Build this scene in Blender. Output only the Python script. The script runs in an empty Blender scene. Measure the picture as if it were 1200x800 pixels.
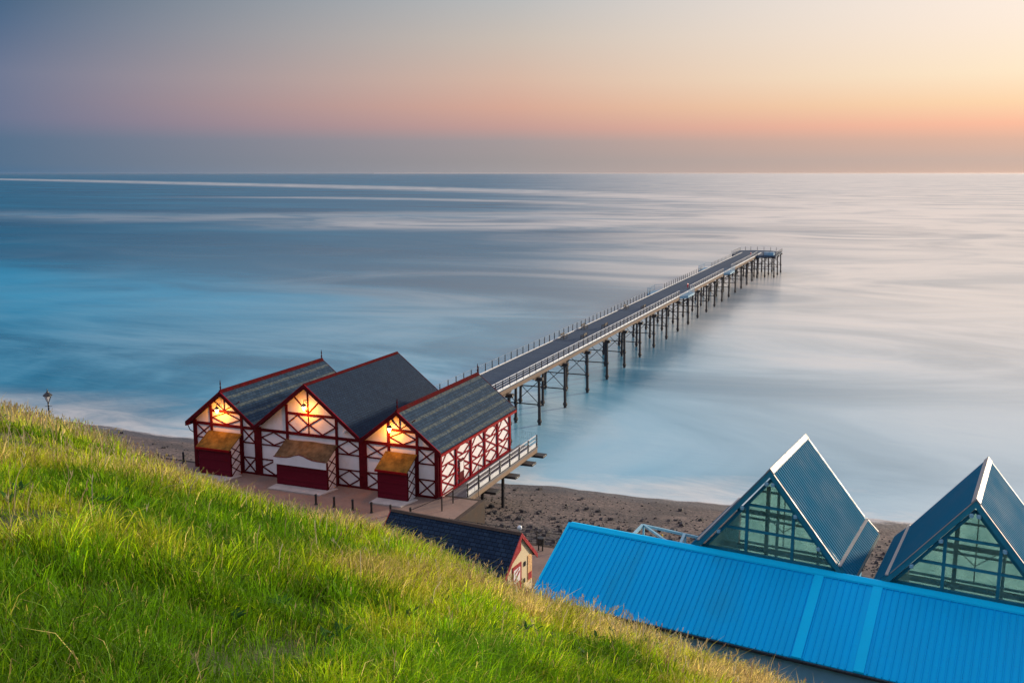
import bpy, math, random
import numpy as np
from mathutils import Vector, Matrix
random.seed(7); rng = np.random.default_rng(11)
D = bpy.data; SC = bpy.context.scene; COL = SC.collection
PI = math.pi; R = math.radians

# ------------------------------------------------------------------ camera
EYE = Vector((0.0, 0.0, 32.0))                 # eye 32 m above the sea on the cliff
PITCH = math.atan(197 / 1150); YAW = math.atan2(469, math.hypot(197, 1150))
cam_d = D.cameras.new('camera'); cam = D.objects.new('camera', cam_d); COL.objects.link(cam)
cam_d.lens = 34.5; cam_d.sensor_width = 36; cam_d.clip_start = 0.1; cam_d.clip_end = 90000
cam.location = EYE; cam.rotation_euler = (PI / 2 - PITCH, 0, YAW)
SC.camera = cam

# ------------------------------------------------------------------ sky, sun, exposure
SUN_AZ = R(57); SUN_EL = R(13)                  # azimuth right of the view heading
hx, hy = -math.sin(YAW), math.cos(YAW)
sx = hx * math.cos(SUN_AZ) + hy * math.sin(SUN_AZ); sy = hy * math.cos(SUN_AZ) - hx * math.sin(SUN_AZ)
SUN_DIR = Vector((sx * math.cos(SUN_EL), sy * math.cos(SUN_EL), math.sin(SUN_EL)))
sl = D.lights.new('sun', 'SUN'); sl.energy = 4.8; sl.color = (1.0, 0.82, 0.60); sl.angle = R(4)
so = D.objects.new('sun', sl); COL.objects.link(so)
so.rotation_euler = SUN_DIR.to_track_quat('Z', 'Y').to_euler(); so.location = (100, 60, 80)

def lin(r, g, b):
    f = lambda c: (c / 255 / 12.92) if c <= 10 else ((c / 255 + 0.055) / 1.055) ** 2.4
    return (f(r), f(g), f(b), 1)

W = D.worlds.new('World'); SC.world = W; W.use_nodes = True
nt = W.node_tree; nt.nodes.clear()
def N(t, typ, **kw):
    n = t.nodes.new(typ)
    for k, v in kw.items(): setattr(n, k, v)
    return n
def math_n(t, op, a, b=None, clamp=False):
    n = N(t, 'ShaderNodeMath', operation=op, use_clamp=clamp)
    for i, v in enumerate((a, b)):
        if v is None: continue
        if isinstance(v, (int, float)): n.inputs[i].default_value = v
        else: t.links.new(v, n.inputs[i])
    return n.outputs[0]
def ramp_n(t, fac, stops, interp='LINEAR'):
    n = N(t, 'ShaderNodeValToRGB'); n.color_ramp.interpolation = interp
    el = n.color_ramp.elements
    while len(el) < len(stops): el.new(0.5)
    for e, (p, c) in zip(el, stops): e.position = p; e.color = c if len(c) == 4 else (*c, 1)
    if fac is not None: t.links.new(fac, n.inputs[0])
    return n.outputs[0]
def mix_n(t, fac, a, b, mode='MIX'):
    n = N(t, 'ShaderNodeMix', data_type='RGBA', blend_type=mode)
    for i, v in ((0, fac), (6, a), (7, b)):
        if isinstance(v, (int, float)): n.inputs[i].default_value = v
        elif isinstance(v, tuple): n.inputs[i].default_value = v if len(v) == 4 else (*v, 1)
        else: t.links.new(v, n.inputs[i])
    return n.outputs[2]
def mrange(t, v, a, b, c=0.0, d=1.0, smooth=True):
    n = N(t, 'ShaderNodeMapRange', interpolation_type='SMOOTHSTEP' if smooth else 'LINEAR')
    t.links.new(v, n.inputs[0])
    for i, x in enumerate((a, b, c, d)): n.inputs[i + 1].default_value = x
    return n.outputs[0]
g = N(nt, 'ShaderNodeTexCoord').outputs['Generated']
sep = N(nt, 'ShaderNodeSeparateXYZ'); nt.links.new(g, sep.inputs[0])
zz = math_n(nt, 'MAXIMUM', sep.outputs[2], 0.0)
# faint uneven streaks in the haze
mp = N(nt, 'ShaderNodeMapping'); nt.links.new(g, mp.inputs[0]); mp.inputs['Scale'].default_value = (1.6, 1.6, 16)
nz = N(nt, 'ShaderNodeTexNoise'); nt.links.new(mp.outputs[0], nz.inputs['Vector']); nz.inputs['Scale'].default_value = 1.3; nz.inputs['Detail'].default_value = 3
wob = math_n(nt, 'MULTIPLY', math_n(nt, 'SUBTRACT', nz.outputs[0], 0.5), 0.030)
elev = math_n(nt, 'SQRT', math_n(nt, 'MAXIMUM', math_n(nt, 'ADD', zz, math_n(nt, 'MULTIPLY', wob, zz)), 0.0))   # sqrt(sin elevation)
hl = math_n(nt, 'SQRT', math_n(nt, 'ADD', math_n(nt, 'MULTIPLY', sep.outputs[0], sep.outputs[0]), math_n(nt, 'MULTIPLY', sep.outputs[1], sep.outputs[1])))
hl = math_n(nt, 'MAXIMUM', hl, 0.001)
dot = math_n(nt, 'ADD', math_n(nt, 'MULTIPLY', sep.outputs[0], sx), math_n(nt, 'MULTIPLY', sep.outputs[1], sy))
dot = math_n(nt, 'DIVIDE', dot, hl)                                            # cosine of azimuth from the sun
def P(deg): return math.sqrt(math.sin(R(deg)))
zen = lin(204, 206, 228)
left = ramp_n(nt, elev, [(0, lin(66, 110, 146)), (P(0.5), lin(84, 112, 140)), (P(1.7), lin(86, 112, 140)), (P(2.8), lin(106, 117, 145)), (P(5), lin(108, 119, 146)), (P(7.5), lin(78, 104, 136)), (P(10), lin(46, 88, 120)), (P(15), lin(10, 66, 104)), (P(27), lin(12, 76, 120)), (P(42), lin(120, 150, 186)), (P(60), zen)])
mid = ramp_n(nt, elev, [(0, lin(160, 155, 158)), (P(0.7), lin(157, 150, 151)), (P(1.8), lin(164, 152, 153)), (P(2.6), lin(196, 156, 149)), (P(3.7), lin(214, 168, 150)), (P(5.2), lin(214, 182, 164)), (P(7.4), lin(202, 189, 178)), (P(10), lin(182, 186, 188)), (P(22), lin(178, 190, 200)), (P(60), zen)])
right = ramp_n(nt, elev, [(0, lin(214, 178, 160)), (P(0.7), lin(203, 177, 165)), (P(1.7), lin(222, 180, 160)), (P(2.5), lin(251, 188, 158)), (P(3.6), lin(254, 214, 172)), (P(5.1), lin(255, 232, 200)), (P(7.4), lin(255, 236, 217)), (P(10), lin(254, 239, 228)), (P(26), lin(255, 240, 226)), (P(60), zen)])
t1 = mrange(nt, dot, 0.10, 0.545, smooth=False); t2 = mrange(nt, dot, 0.545, 0.87, smooth=False)
front = mix_n(nt, t2, mix_n(nt, t1, left, mid), right)
back = ramp_n(nt, elev, [(0, lin(188, 188, 222)), (P(12), lin(202, 203, 236)), (P(60), zen)])
sky = mix_n(nt, mrange(nt, dot, -0.45, 0.05), back, front)
nish = N(nt, 'ShaderNodeTexSky', sky_type='NISHITA', sun_disc=False)
nish.sun_elevation = SUN_EL; nish.sun_rotation = math.atan2(sx, sy)
bg1 = N(nt, 'ShaderNodeBackground'); nt.links.new(sky, bg1.inputs[0]); bg1.inputs[1].default_value = 1.0
bg2 = N(nt, 'ShaderNodeBackground'); nt.links.new(nish.outputs[0], bg2.inputs[0]); bg2.inputs[1].default_value = 0.0015
add = N(nt, 'ShaderNodeAddShader'); nt.links.new(bg1.outputs[0], add.inputs[0]); nt.links.new(bg2.outputs[0], add.inputs[1])
wo = N(nt, 'ShaderNodeOutputWorld'); nt.links.new(add.outputs[0], wo.inputs[0])

SC.view_settings.view_transform = 'Standard'; SC.view_settings.look = 'None'
SC.view_settings.exposure = 0.0; SC.view_settings.gamma = 1.0; SC.view_settings.use_curve_mapping = False

# ------------------------------------------------------------------ helpers
class MB:
    """collects faces, builds ONE mesh object"""
    def __init__(s): s.v = []; s.f = []; s.uv = []; s.hasuv = False
    def poly(s, pts, uv=None):
        i = len(s.v); s.v += [tuple(p) for p in pts]; s.f.append(tuple(range(i, i + len(pts))))
        s.uv += list(uv) if uv else [(0, 0)] * len(pts)
        if uv: s.hasuv = True
    def hull8(s, p):
        i = len(s.v); s.v += [tuple(q) for q in p]
        for q in ((0, 3, 2, 1), (4, 5, 6, 7), (0, 1, 5, 4), (1, 2, 6, 5), (2, 3, 7, 6), (3, 0, 4, 7)):
            s.f.append(tuple(i + k for k in q)); s.uv += [(0, 0)] * 4
        return s
    def box(s, a, b):
        (x0, y0, z0), (x1, y1, z1) = a, b
        return s.hull8([(x0, y0, z0), (x1, y0, z0), (x1, y1, z0), (x0, y1, z0), (x0, y0, z1), (x1, y0, z1), (x1, y1, z1), (x0, y1, z1)])
    def bar(s, p, q, w, h=None, up=(0, 0, 1)):
        h = h or w; p = Vector(p); q = Vector(q); d = (q - p).normalized(); up = Vector(up)
        if abs(d.dot(up)) > 0.95: up = Vector((0, 1, 0)) if abs(d.y) < .9 else Vector((1, 0, 0))
        x = d.cross(up).normalized(); y = x.cross(d).normalized()
        c = [(-1, -1), (1, -1), (1, 1), (-1, 1)]
        return s.hull8([p + x * w / 2 * i + y * h / 2 * j for i, j in c] + [q + x * w / 2 * i + y * h / 2 * j for i, j in c])
    def tube(s, p, q, r0, r1=None, n=8, caps=True):
        r1 = r0 if r1 is None else r1; p = Vector(p); q = Vector(q); d = (q - p).normalized()
        up = Vector((0, 0, 1)) if abs(d.z) < .95 else Vector((0, 1, 0))
        x = d.cross(up).normalized(); y = x.cross(d).normalized(); i = len(s.v)
        for c, r in ((p, r0), (q, r1)):
            for k in range(n):
                t = 2 * PI * k / n; s.v.append(tuple(c + x * r * math.cos(t) + y * r * math.sin(t)))
        for k in range(n):
            s.f.append((i + k, i + (k + 1) % n, i + n + (k + 1) % n, i + n + k)); s.uv += [(0, 0)] * 4
        if caps:
            s.f.append(tuple(i + k for k in range(n))[::-1]); s.f.append(tuple(i + n + k for k in range(n))); s.uv += [(0, 0)] * (2 * n)
        return s
    def lathe(s, prof, c=(0, 0, 0), n=10):
        i = len(s.v); m = len(prof)
        for r, z in prof:
            for k in range(n):
                t = 2 * PI * k / n; s.v.append((c[0] + r * math.cos(t), c[1] + r * math.sin(t), c[2] + z))
        for j in range(m - 1):
            for k in range(n):
                s.f.append((i + j * n + k, i + j * n + (k + 1) % n, i + (j + 1) * n + (k + 1) % n, i + (j + 1) * n + k)); s.uv += [(0, 0)] * 4
        s.f.append(tuple(i + k for k in range(n))[::-1]); s.f.append(tuple(i + (m - 1) * n + k for k in range(n))); s.uv += [(0, 0)] * (2 * n)
        return s
    def prism(s, pts, d):
        """closed outline extruded along the vector d"""
        n = len(pts); i = len(s.v); d = Vector(d)
        s.v += [tuple(p) for p in pts] + [tuple(Vector(p) + d) for p in pts]
        s.f.append(tuple(range(i, i + n))); s.f.append(tuple(range(i + n, i + 2 * n))[::-1]); s.uv += [(0, 0)] * (2 * n)
        for k in range(n):
            s.f.append((i + k, i + n + k, i + n + (k + 1) % n, i + (k + 1) % n)); s.uv += [(0, 0)] * 4
        return s
    def slab(s, a, b, c, d, t):
        """roof plane a-b (low edge) c-d (ridge edge) with thickness t downwards; UV in metres"""
        a, b, c, d = map(Vector, (a, b, c, d)); nrm = (b - a).cross(d - a).normalized()
        if nrm.z < 0: nrm = -nrm
        u = (b - a).length; v = (d - a).length
        s.poly((a, b, c, d), [(0, 0), (u, 0), (u, v), (0, v)])
        e = [p - nrm * t for p in (a, b, c, d)]
        s.poly((e[3], e[2], e[1], e[0]))
        for p, q, q2, p2 in ((a, b, e[1], e[0]), (b, c, e[2], e[1]), (c, d, e[3], e[2]), (d, a, e[0], e[3])): s.poly((p, p2, q2, q))
        return s
    def mesh(s, name, mat, smooth=False):
        m = D.meshes.new(name); m.from_pydata(s.v, [], s.f)
        if s.hasuv:
            l = m.uv_layers.new(name='UVMap'); l.data.foreach_set('uv', np.array(s.uv, 'f').ravel())
        m.materials.append(mat); m.update()
        import bmesh
        b = bmesh.new(); b.from_mesh(m); bmesh.ops.recalc_face_normals(b, faces=b.faces); b.to_mesh(m); b.free()
        if smooth: m.polygons.foreach_set('use_smooth', [True] * len(m.polygons))
        return m
    def build(s, name, mat, parent=None, smooth=False, loc=None, bevel=0):
        o = D.objects.new(name, s.mesh(name, mat, smooth)); COL.objects.link(o)
        if parent: o.parent = parent
        if loc: o.location = loc
        if bevel:
            bm = o.modifiers.new('bevel', 'BEVEL'); bm.width = bevel; bm.segments = 2; bm.limit_method = 'ANGLE'
        return o
def put(name, me, parent=None, loc=(0, 0, 0)):
    o = D.objects.new(name, me); COL.objects.link(o); o.parent = parent; o.location = loc; return o
def tag(o, label=None, cat=None, group=None, kind=None):
    for k, v in (('label', label), ('category', cat), ('group', group), ('kind', kind)):
        if v: o[k] = v
    return o
def thing(name, loc, label, cat, group=None, rotz=0):
    o = D.objects.new(name, None); COL.objects.link(o); o.location = loc; o.rotation_euler = (0, 0, rotz); o.empty_display_size = .3
    return tag(o, label, cat, group)
def copy_tree(o, parent=None):
    c = o.copy(); COL.objects.link(c)
    if parent: c.parent = parent
    for ch in list(o.children): copy_tree(ch, c)
    return c

# ------------------------------------------------------------------ materials
def new_mat(name):
    m = D.materials.new(name); m.use_nodes = True; t = m.node_tree; b = t.nodes['Principled BSDF']; return m, t, b
def coords(t, kind='Object', scale=(1, 1, 1)):
    c = N(t, 'ShaderNodeTexCoord').outputs[kind]
    mp = N(t, 'ShaderNodeMapping'); t.links.new(c, mp.inputs[0]); mp.inputs['Scale'].default_value = scale
    return mp.outputs[0]
def noise(t, vec, scale, detail=4, rough=.55, dist=0):
    n = N(t, 'ShaderNodeTexNoise'); t.links.new(vec, n.inputs['Vector'])
    n.inputs['Scale'].default_value = scale; n.inputs['Detail'].default_value = detail; n.inputs['Roughness'].default_value = rough; n.inputs['Distortion'].default_value = dist
    return n.outputs[0]
def bump(t, b, h, strength=.3, dist=.02):
    n = N(t, 'ShaderNodeBump'); n.inputs['Strength'].default_value = strength; n.inputs['Distance'].default_value = dist
    t.links.new(h, n.inputs['Height']); t.links.new(n.outputs[0], b.inputs['Normal'])
def simple(name, col, rough=.6, var=.25, scale=3., metal=0, bmp=.15, stretch=(1, 1, 1), dirt=None, dirt_amt=.35, spec=.5):
    """painted or weathered surface: base colour with uneven tone, optional blotches of dirt, fine bump"""
    m, t, b = new_mat(name); v = coords(t, 'Object', stretch)
    n1 = noise(t, v, scale, 5, .6)
    dark = tuple(c * (1 - var) for c in col[:3]); lite = tuple(min(1, c * (1 + var)) for c in col[:3])
    c = ramp_n(t, n1, [(.3, dark), (.7, lite)])
    if dirt:
        n2 = noise(t, v, scale * .45, 6, .7, .6)
        c = mix_n(t, mrange(t, n2, .52, .74, 0, dirt_amt), c, dirt)
    t.links.new(c, b.inputs['Base Color'])
    t.links.new(mrange(t, n1, .3, .7, max(0, rough - .1), min(1, rough + .1)), b.inputs['Roughness'])
    b.inputs['Metallic'].default_value = metal; b.inputs['Specular IOR Level'].default_value = spec
    if bmp: bump(t, b, noise(t, v, scale * 9, 3), bmp, .01)
    return m
def slate(name, base, lite, row=.28, wid=.42, lichen=False, rough=.55):
    m, t, b = new_mat(name); v = coords(t, 'UV')
    br = N(t, 'ShaderNodeTexBrick'); t.links.new(v, br.inputs['Vector']); br.offset = .5
    br.inputs['Scale'].default_value = 1; br.inputs['Brick Width'].default_value = wid; br.inputs['Row Height'].default_value = row
    br.inputs['Mortar Size'].default_value = .022; br.inputs['Mortar Smooth'].default_value = .4; br.inputs['Bias'].default_value = -.1
    br.inputs['Color1'].default_value = (*base, 1); br.inputs['Color2'].default_value = (*lite, 1); br.inputs['Mortar'].default_value = (*[c * .25 for c in base], 1)
    c = br.outputs[0]
    n1 = noise(t, v, .9, 5, .65); c = mix_n(t, mrange(t, n1, .38, .72, 0, .45), c, tuple(x * .55 for x in base))
    n3 = noise(t, v, 5, 3, .6); c = mix_n(t, mrange(t, n3, .58, .75, 0, .5), c, tuple(x * 2.2 for x in lite))
    if lichen:
        sp = N(t, 'ShaderNodeSeparateXYZ'); t.links.new(v, sp.inputs[0])
        ph = math_n(t, 'FRACT', math_n(t, 'ADD', math_n(t, 'MULTIPLY', sp.outputs[1], 1 / 1.05), .25))
        band = mrange(t, math_n(t, 'ABSOLUTE', math_n(t, 'SUBTRACT', ph, .5)), .10, .17, 1, 0)
        n2 = noise(t, v, 3.2, 6, .75)
        f = math_n(t, 'MULTIPLY', band, mrange(t, n2, .42, .60, .15, 1))
        c = mix_n(t, math_n(t, 'MULTIPLY', f, .62), c, (.15, .165, .125))
        n4 = noise(t, v, 1.6, 6, .8, 1.2); c = mix_n(t, mrange(t, n4, .56, .68, 0, .6), c, (.030, .026, .030))
    t.links.new(c, b.inputs['Base Color']); b.inputs['Roughness'].default_value = rough; b.inputs['Specular IOR Level'].default_value = .07
    # each course tips outwards at its lower edge
    sp2 = N(t, 'ShaderNodeSeparateXYZ'); t.links.new(v, sp2.inputs[0])
    saw = math_n(t, 'FRACT', math_n(t, 'MULTIPLY', sp2.outputs[1], 1 / row))
    h = math_n(t, 'ADD', math_n(t, 'MULTIPLY', math_n(t, 'SUBTRACT', 1.0, saw), 1.0), math_n(t, 'MULTIPLY', br.outputs[1], -.6))
    h = math_n(t, 'ADD', h, math_n(t, 'MULTIPLY', n3, .7))
    bump(t, b, h, .6, .03)
    return m
def planks(name, col, gap=.15, axis=0, rough=.75, var=.35, dark=.35, grain=6.):
    """boards across `axis` (0 = x, 1 = y, 2 = z) in object space"""
    m, t, b = new_mat(name); v = coords(t)
    sp = N(t, 'ShaderNodeSeparateXYZ'); t.links.new(v, sp.inputs[0])
    q = math_n(t, 'MULTIPLY', sp.outputs[axis], 1 / gap); fr = math_n(t, 'FRACT', q); fl = math_n(t, 'FLOOR', q)
    wn = N(t, 'ShaderNodeTexWhiteNoise', noise_dimensions='1D'); t.links.new(fl, wn.inputs['W'])
    n1 = noise(t, v, grain, 4, .6)
    tone = math_n(t, 'ADD', math_n(t, 'MULTIPLY', wn.outputs[0], .6), math_n(t, 'MULTIPLY', n1, .6))
    c = ramp_n(t, tone, [(.2, tuple(x * (1 - var) for x in col)), (.95, tuple(min(1, x * (1 + var)) for x in col))])
    edge = mrange(t, math_n(t, 'ABSOLUTE', math_n(t, 'SUBTRACT', fr, .5)), .43, .49)
    c = mix_n(t, edge, c, tuple(x * dark for x in col)); b.inputs['Specular IOR Level'].default_value = .12
    t.links.new(c, b.inputs['Base Color']); b.inputs['Roughness'].default_value = rough
    bump(t, b, math_n(t, 'ADD', math_n(t, 'MULTIPLY', edge, -1.0), math_n(t, 'MULTIPLY', n1, .3)), .5, .015)
    return m

M = {}
M['white'] = simple('white painted boards', (.74, .72, .75), .55, .06, 1.2, dirt=(.48, .43, .40), dirt_amt=.30)
M['red'] = simple('deep red gloss paint', (.21, .003, .012), .6, .25, 3, spec=.06)
M['dark_red'] = simple('dark maroon timber paint', (.085, .005, .009), .6, .3, 3, spec=.08)
M['bright_red'] = simple('bright red paint', (.24, .006, .008), .6, .2, 3, spec=.08)
M['ridge'] = simple('red clay ridge tiles', (.065, .004, .006), .8, .45, 2.5, spec=.02, dirt=(.06, .03, .025), dirt_amt=.6)
M['shutter'] = planks('maroon shutter slats', (.120, .005, .016), .11, 2, .5, .2, .5)
M['slate_old'] = slate('old slates with lichen bands', (.015, .040, .076), (.034, .066, .108), lichen=True, rough=.62)
M['slate_new'] = slate('dark blue grey slates', (.005, .021, .052), (.011, .032, .068), .22, .34, rough=.62)
M['slate_navy'] = slate('navy slates', (.012, .028, .060), (.022, .045, .085), .26, .4)
M['moss'] = simple('mossy felt roof', (.135, .085, .020), .9, .6, 1.6, bmp=.4, dirt=(.022, .020, .012), dirt_amt=.95, spec=.1)
M['moss_grey'] = simple('grey brown weathered felt', (.10, .075, .045), .9, .6, 1.4, bmp=.4, dirt=(.028, .025, .024), dirt_amt=.95, spec=.1)
M['concrete'] = simple('pale concrete', (.46, .41, .38), .85, .14, 1.6, dirt=(.25, .22, .20))
M['black'] = simple('black painted iron', (.014, .015, .018), .45, .3, 5)
M['iron'] = simple('dark weathered iron', (.018, .018, .021), .6, .4, 2.5, dirt=(.085, .042, .024), dirt_amt=.7)
M['deck'] = planks('grey blue pier deck boards', (.045, .070, .108), .18, 1, .7, .22, .45, 2.0)
M['rail_white'] = simple('weathered white paint', (.58, .60, .62), .5, .12, 3)
M['pier_beam'] = simple('dark stained pier timber', (.135, .092, .066), .85, .35, 1.2, stretch=(1, .15, 1), dirt=(.05, .036, .03), dirt_amt=.7, bmp=.4)
M['rail_grey'] = simple('grey galvanised wire', (.24, .28, .33), .5, .12, 3)
M['beam'] = simple('brown weathered timber', (.20, .135, .09), .8, .3, 2, stretch=(1, .2, 1), dirt=(.08, .055, .04), dirt_amt=.7, bmp=.4)
M['grey_deck'] = planks('grey boards', (.16, .155, .16), .16, 0, .8, .25, .4)
M['bay_blue'] = simple('pale blue paint', (.10, .24, .36), .5, .15, 3)
M['bench'] = simple('dark brown bench wood', (.028, .018, .015), .6, .3, 5)
M['lifebuoy'] = simple('red plastic', (.50, .02, .05), .4, .1, 5)
M['cream'] = simple('cream render', (.64, .53, .34), .8, .08, 1.5, dirt=(.40, .32, .20), dirt_amt=.3)
M['cottage_red'] = simple('dark red barge paint', (.32, .015, .022), .45, .2, 3)
M['brick'] = simple('old brick and stone', (.040, .026, .020), .9, .6, 2, bmp=.6, dirt=(.085, .058, .032), dirt_amt=.6)
M['blue_metal'] = simple('bright blue coated steel', (.001, .46, .86), .55, .05, .35, bmp=0, dirt=(.012, .38, .66), dirt_amt=.7, spec=.08, stretch=(2.2, .5, .5))
M['blue_flash'] = simple('bright blue plain panel', (.002, .56, .95), .5, .05, .5, bmp=0, spec=.08)
M['teal_metal'] = simple('slate blue corrugated steel', (.011, .145, .255), .7, .05, .5, bmp=0, spec=.025)
M['teal_frame'] = simple('teal blue frame paint', (.014, .19, .28), .45, .12, 3, bmp=0, spec=.3)
M['pale_frame'] = simple('pale blue steel paint', (.22, .45, .56), .45, .12, 3, bmp=0)
M['flashing'] = simple('pale grey flashing', (.27, .265, .265), .5, .12, 2, bmp=0)
M['spa_wall'] = simple('blue grey wall panels', (.17, .42, .60), .7, .12, .8, dirt=(.10, .24, .34), spec=.2)
M['dim'] = simple('dim interior', (.12, .16, .16), .8, .2, 2)
M['yellow'] = simple('yellow cloth', (.55, .38, .02), .8, .1, 6)
M['cloth'] = simple('black cloth', (.012, .012, .016), .85, .2, 6)
M['skin'] = simple('skin', (.42, .25, .18), .55, .08, 6)
M['sign'] = simple('orange and cream sign', (.66, .40, .18), .6, .4, 9)

def glass(name, tint, alpha=.72, rough=.05):
    m, t, b = new_mat(name); t.nodes.remove(b); out = t.nodes['Material Output']
    tr = N(t, 'ShaderNodeBsdfTransparent'); tr.inputs[0].default_value = (*tint, 1)
    gl = N(t, 'ShaderNodeBsdfGlossy'); gl.inputs['Roughness'].default_value = rough
    df = N(t, 'ShaderNodeBsdfTranslucent')
    v = coords(t); n1 = noise(t, v, 1.1, 4)
    t.links.new(ramp_n(t, n1, [(.3, (.36, .58, .64)), (.7, (.60, .82, .86))]), df.inputs[0])
    m1 = N(t, 'ShaderNodeMixShader'); m1.inputs[0].default_value = alpha
    t.links.new(df.outputs[0], m1.inputs[1]); t.links.new(tr.outputs[0], m1.inputs[2])
    fr = N(t, 'ShaderNodeFresnel'); fr.inputs[0].default_value = 1.45
    m2 = N(t, 'ShaderNodeMixShader'); t.links.new(fr.outputs[0], m2.inputs[0]); t.links.new(m1.outputs[0], m2.inputs[1]); t.links.new(gl.outputs[0], m2.inputs[2])
    t.links.new(m2.outputs[0], out.inputs[0]); return m
M['glass_green'] = glass('green tinted glazing', (.82, .95, .93), .66)
M['glass_milky'] = glass('milky rear glazing', (.86, .96, .93), .26)
def emit(name, col, strength):
    m, t, b = new_mat(name); b.inputs['Base Color'].default_value = (*col, 1)
    b.inputs['Emission Color'].default_value = (*col, 1); b.inputs['Emission Strength'].default_value = strength; return m
M['lit_glass'] = emit('lit lantern glass', (1.0, .74, .33), 9)
M['lamp_glass'] = simple('unlit frosted lamp glass', (.70, .74, .78), .3, .05, 5, bmp=0)

# ------------------------------------------------------------------ water
def sea_material():
    m, t, b = new_mat('long exposure sea')
    pos = N(t, 'ShaderNodeNewGeometry').outputs['Position']
    sp = N(t, 'ShaderNodeSeparateXYZ'); t.links.new(pos, sp.inputs[0]); X, Y = sp.outputs[0], sp.outputs[1]
    def field(sx_, sy_, scale, detail=4, rough=.55, dist=0., off=(0, 0, 0)):
        mp = N(t, 'ShaderNodeMapping'); t.links.new(pos, mp.inputs[0]); mp.inputs['Scale'].default_value = (sx_, sy_, 1); mp.inputs['Location'].default_value = off
        mp.inputs['Rotation'].default_value = (0, 0, R(12))
        return noise(t, mp.outputs[0], scale, detail, rough, dist)
    n_big = field(.0035, .011, 1.0, 5, .55, .5, (3, 1, 0))
    n_mid = field(.018, .032, 1.0, 6, .6, .9, (7, 2, 0))
    n_soft = field(.011, .017, 1.0, 5, .55, 1.3, (17, 5, 0))
    n_fine = field(.09, .22, 1.0, 6, .65, .8)
    deep = ramp_n(t, n_big, [(.30, (.000, .095, .185)), (.55, (.000, .135, .245)), (.75, (.004, .18, .31))])
    # churned, aerated water over the sand bars: turquoise
    turq = math_n(t, 'MULTIPLY', mrange(t, Y, 100, 200), mrange(t, Y, 190, 300, 1, 0))
    turq = math_n(t, 'MULTIPLY', turq, mrange(t, math_n(t, 'ADD', math_n(t, 'MULTIPLY', n_big, .6), math_n(t, 'MULTIPLY', n_mid, .4)), .36, .62))
    turq = math_n(t, 'MULTIPLY', turq, mrange(t, math_n(t, 'ADD', X, math_n(t, 'MULTIPLY', n_big, 60)), -40, -150))
    c = mix_n(t, math_n(t, 'MULTIPLY', turq, .80), deep, (.004, .42, .70))
    shal = math_n(t, 'MULTIPLY', mrange(t, Y, 105, 300, 1, 0), mrange(t, n_soft, .34, .60, .22, .95))
    c = mix_n(t, shal, c, (.06, .40, .60))
    # thin foam smoothed out by the long exposure: surf zone and patches beyond
    surf = mrange(t, math_n(t, 'ADD', Y, math_n(t, 'MULTIPLY', math_n(t, 'SUBTRACT', n_mid, .5), 40)), 90, 112, 1, 0)
    surf = math_n(t, 'MULTIPLY', surf, mrange(t, n_fine, .25, .70, .40, 1))
    patch = math_n(t, 'MULTIPLY', math_n(t, 'MULTIPLY', mrange(t, n_soft, .40, .74), mrange(t, Y, 120, 420, .42, .06)), mrange(t, math_n(t, 'ADD', X, math_n(t, 'MULTIPLY', Y, .25)), -150, -20, .25, 1))
    patch = math_n(t, 'MULTIPLY', patch, math_n(t, 'SUBTRACT', 1.0, math_n(t, 'MULTIPLY', turq, .85)))
    foam_sheen = math_n(t, 'MAXIMUM', math_n(t, 'MULTIPLY', surf, .85), patch)
    # bright sky reflection right of the pier, painted into the water colour
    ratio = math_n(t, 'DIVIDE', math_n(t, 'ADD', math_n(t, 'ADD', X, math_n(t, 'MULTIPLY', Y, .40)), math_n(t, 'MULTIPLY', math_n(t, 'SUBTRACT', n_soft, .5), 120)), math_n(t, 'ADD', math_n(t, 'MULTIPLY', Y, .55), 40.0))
    sky_sheen = mrange(t, math_n(t, 'ADD', ratio, math_n(t, 'MULTIPLY', math_n(t, 'SUBTRACT', n_big, .5), .26)), -.12, .66)
    sky_sheen = math_n(t, 'MULTIPLY', sky_sheen, math_n(t, 'MULTIPLY', mrange(t, n_soft, .30, .64, .52, .95), mrange(t, Y, 95, 230, .50, 1)))
    foam_sheen = math_n(t, 'MAXIMUM', foam_sheen, sky_sheen)
    # slicks: drifting lines of smooth, foamy water far out, each a curve Y = f(X)
    def slick(pts, x0, x1, wid, lo=None, hi=None, amt=.6):
        nonlocal foam_sheen
        ymax = max(p[1] for p in pts) * 1.05
        xn = N(t, 'ShaderNodeMapRange'); t.links.new(X, xn.inputs[0]); xn.inputs[1].default_value = x0; xn.inputs[2].default_value = x1
        fc = N(t, 'ShaderNodeFloatCurve'); cv = fc.mapping.curves[0]
        qs = [((x - x0) / (x1 - x0), y / ymax) for x, y in pts]
        while len(cv.points) < len(qs): cv.points.new(.5, .5)
        for p, q in zip(cv.points, qs): p.location = q; p.handle_type = 'AUTO'
        fc.mapping.update(); t.links.new(xn.outputs[0], fc.inputs['Value'])
        y = math_n(t, 'MULTIPLY', fc.outputs[0], ymax)
        wn = mrange(t, X, x0, x1, wid[0], wid[1], False)
        nn = math_n(t, 'ADD', math_n(t, 'MULTIPLY', math_n(t, 'SUBTRACT', n_big, .5), .07), math_n(t, 'MULTIPLY', math_n(t, 'SUBTRACT', n_mid, .5), .035))
        d = math_n(t, 'DIVIDE', math_n(t, 'ABSOLUTE', math_n(t, 'ADD', math_n(t, 'SUBTRACT', math_n(t, 'DIVIDE', Y, y), 1.0), nn)), wn)
        w = math_n(t, 'MULTIPLY', mrange(t, d, .10, 1.15, 1, 0), amt)
        if lo is not None: w = math_n(t, 'MULTIPLY', w, mrange(t, X, lo[0], lo[1]))
        if hi is not None: w = math_n(t, 'MULTIPLY', w, mrange(t, X, hi[0], hi[1], 1, 0))
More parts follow.
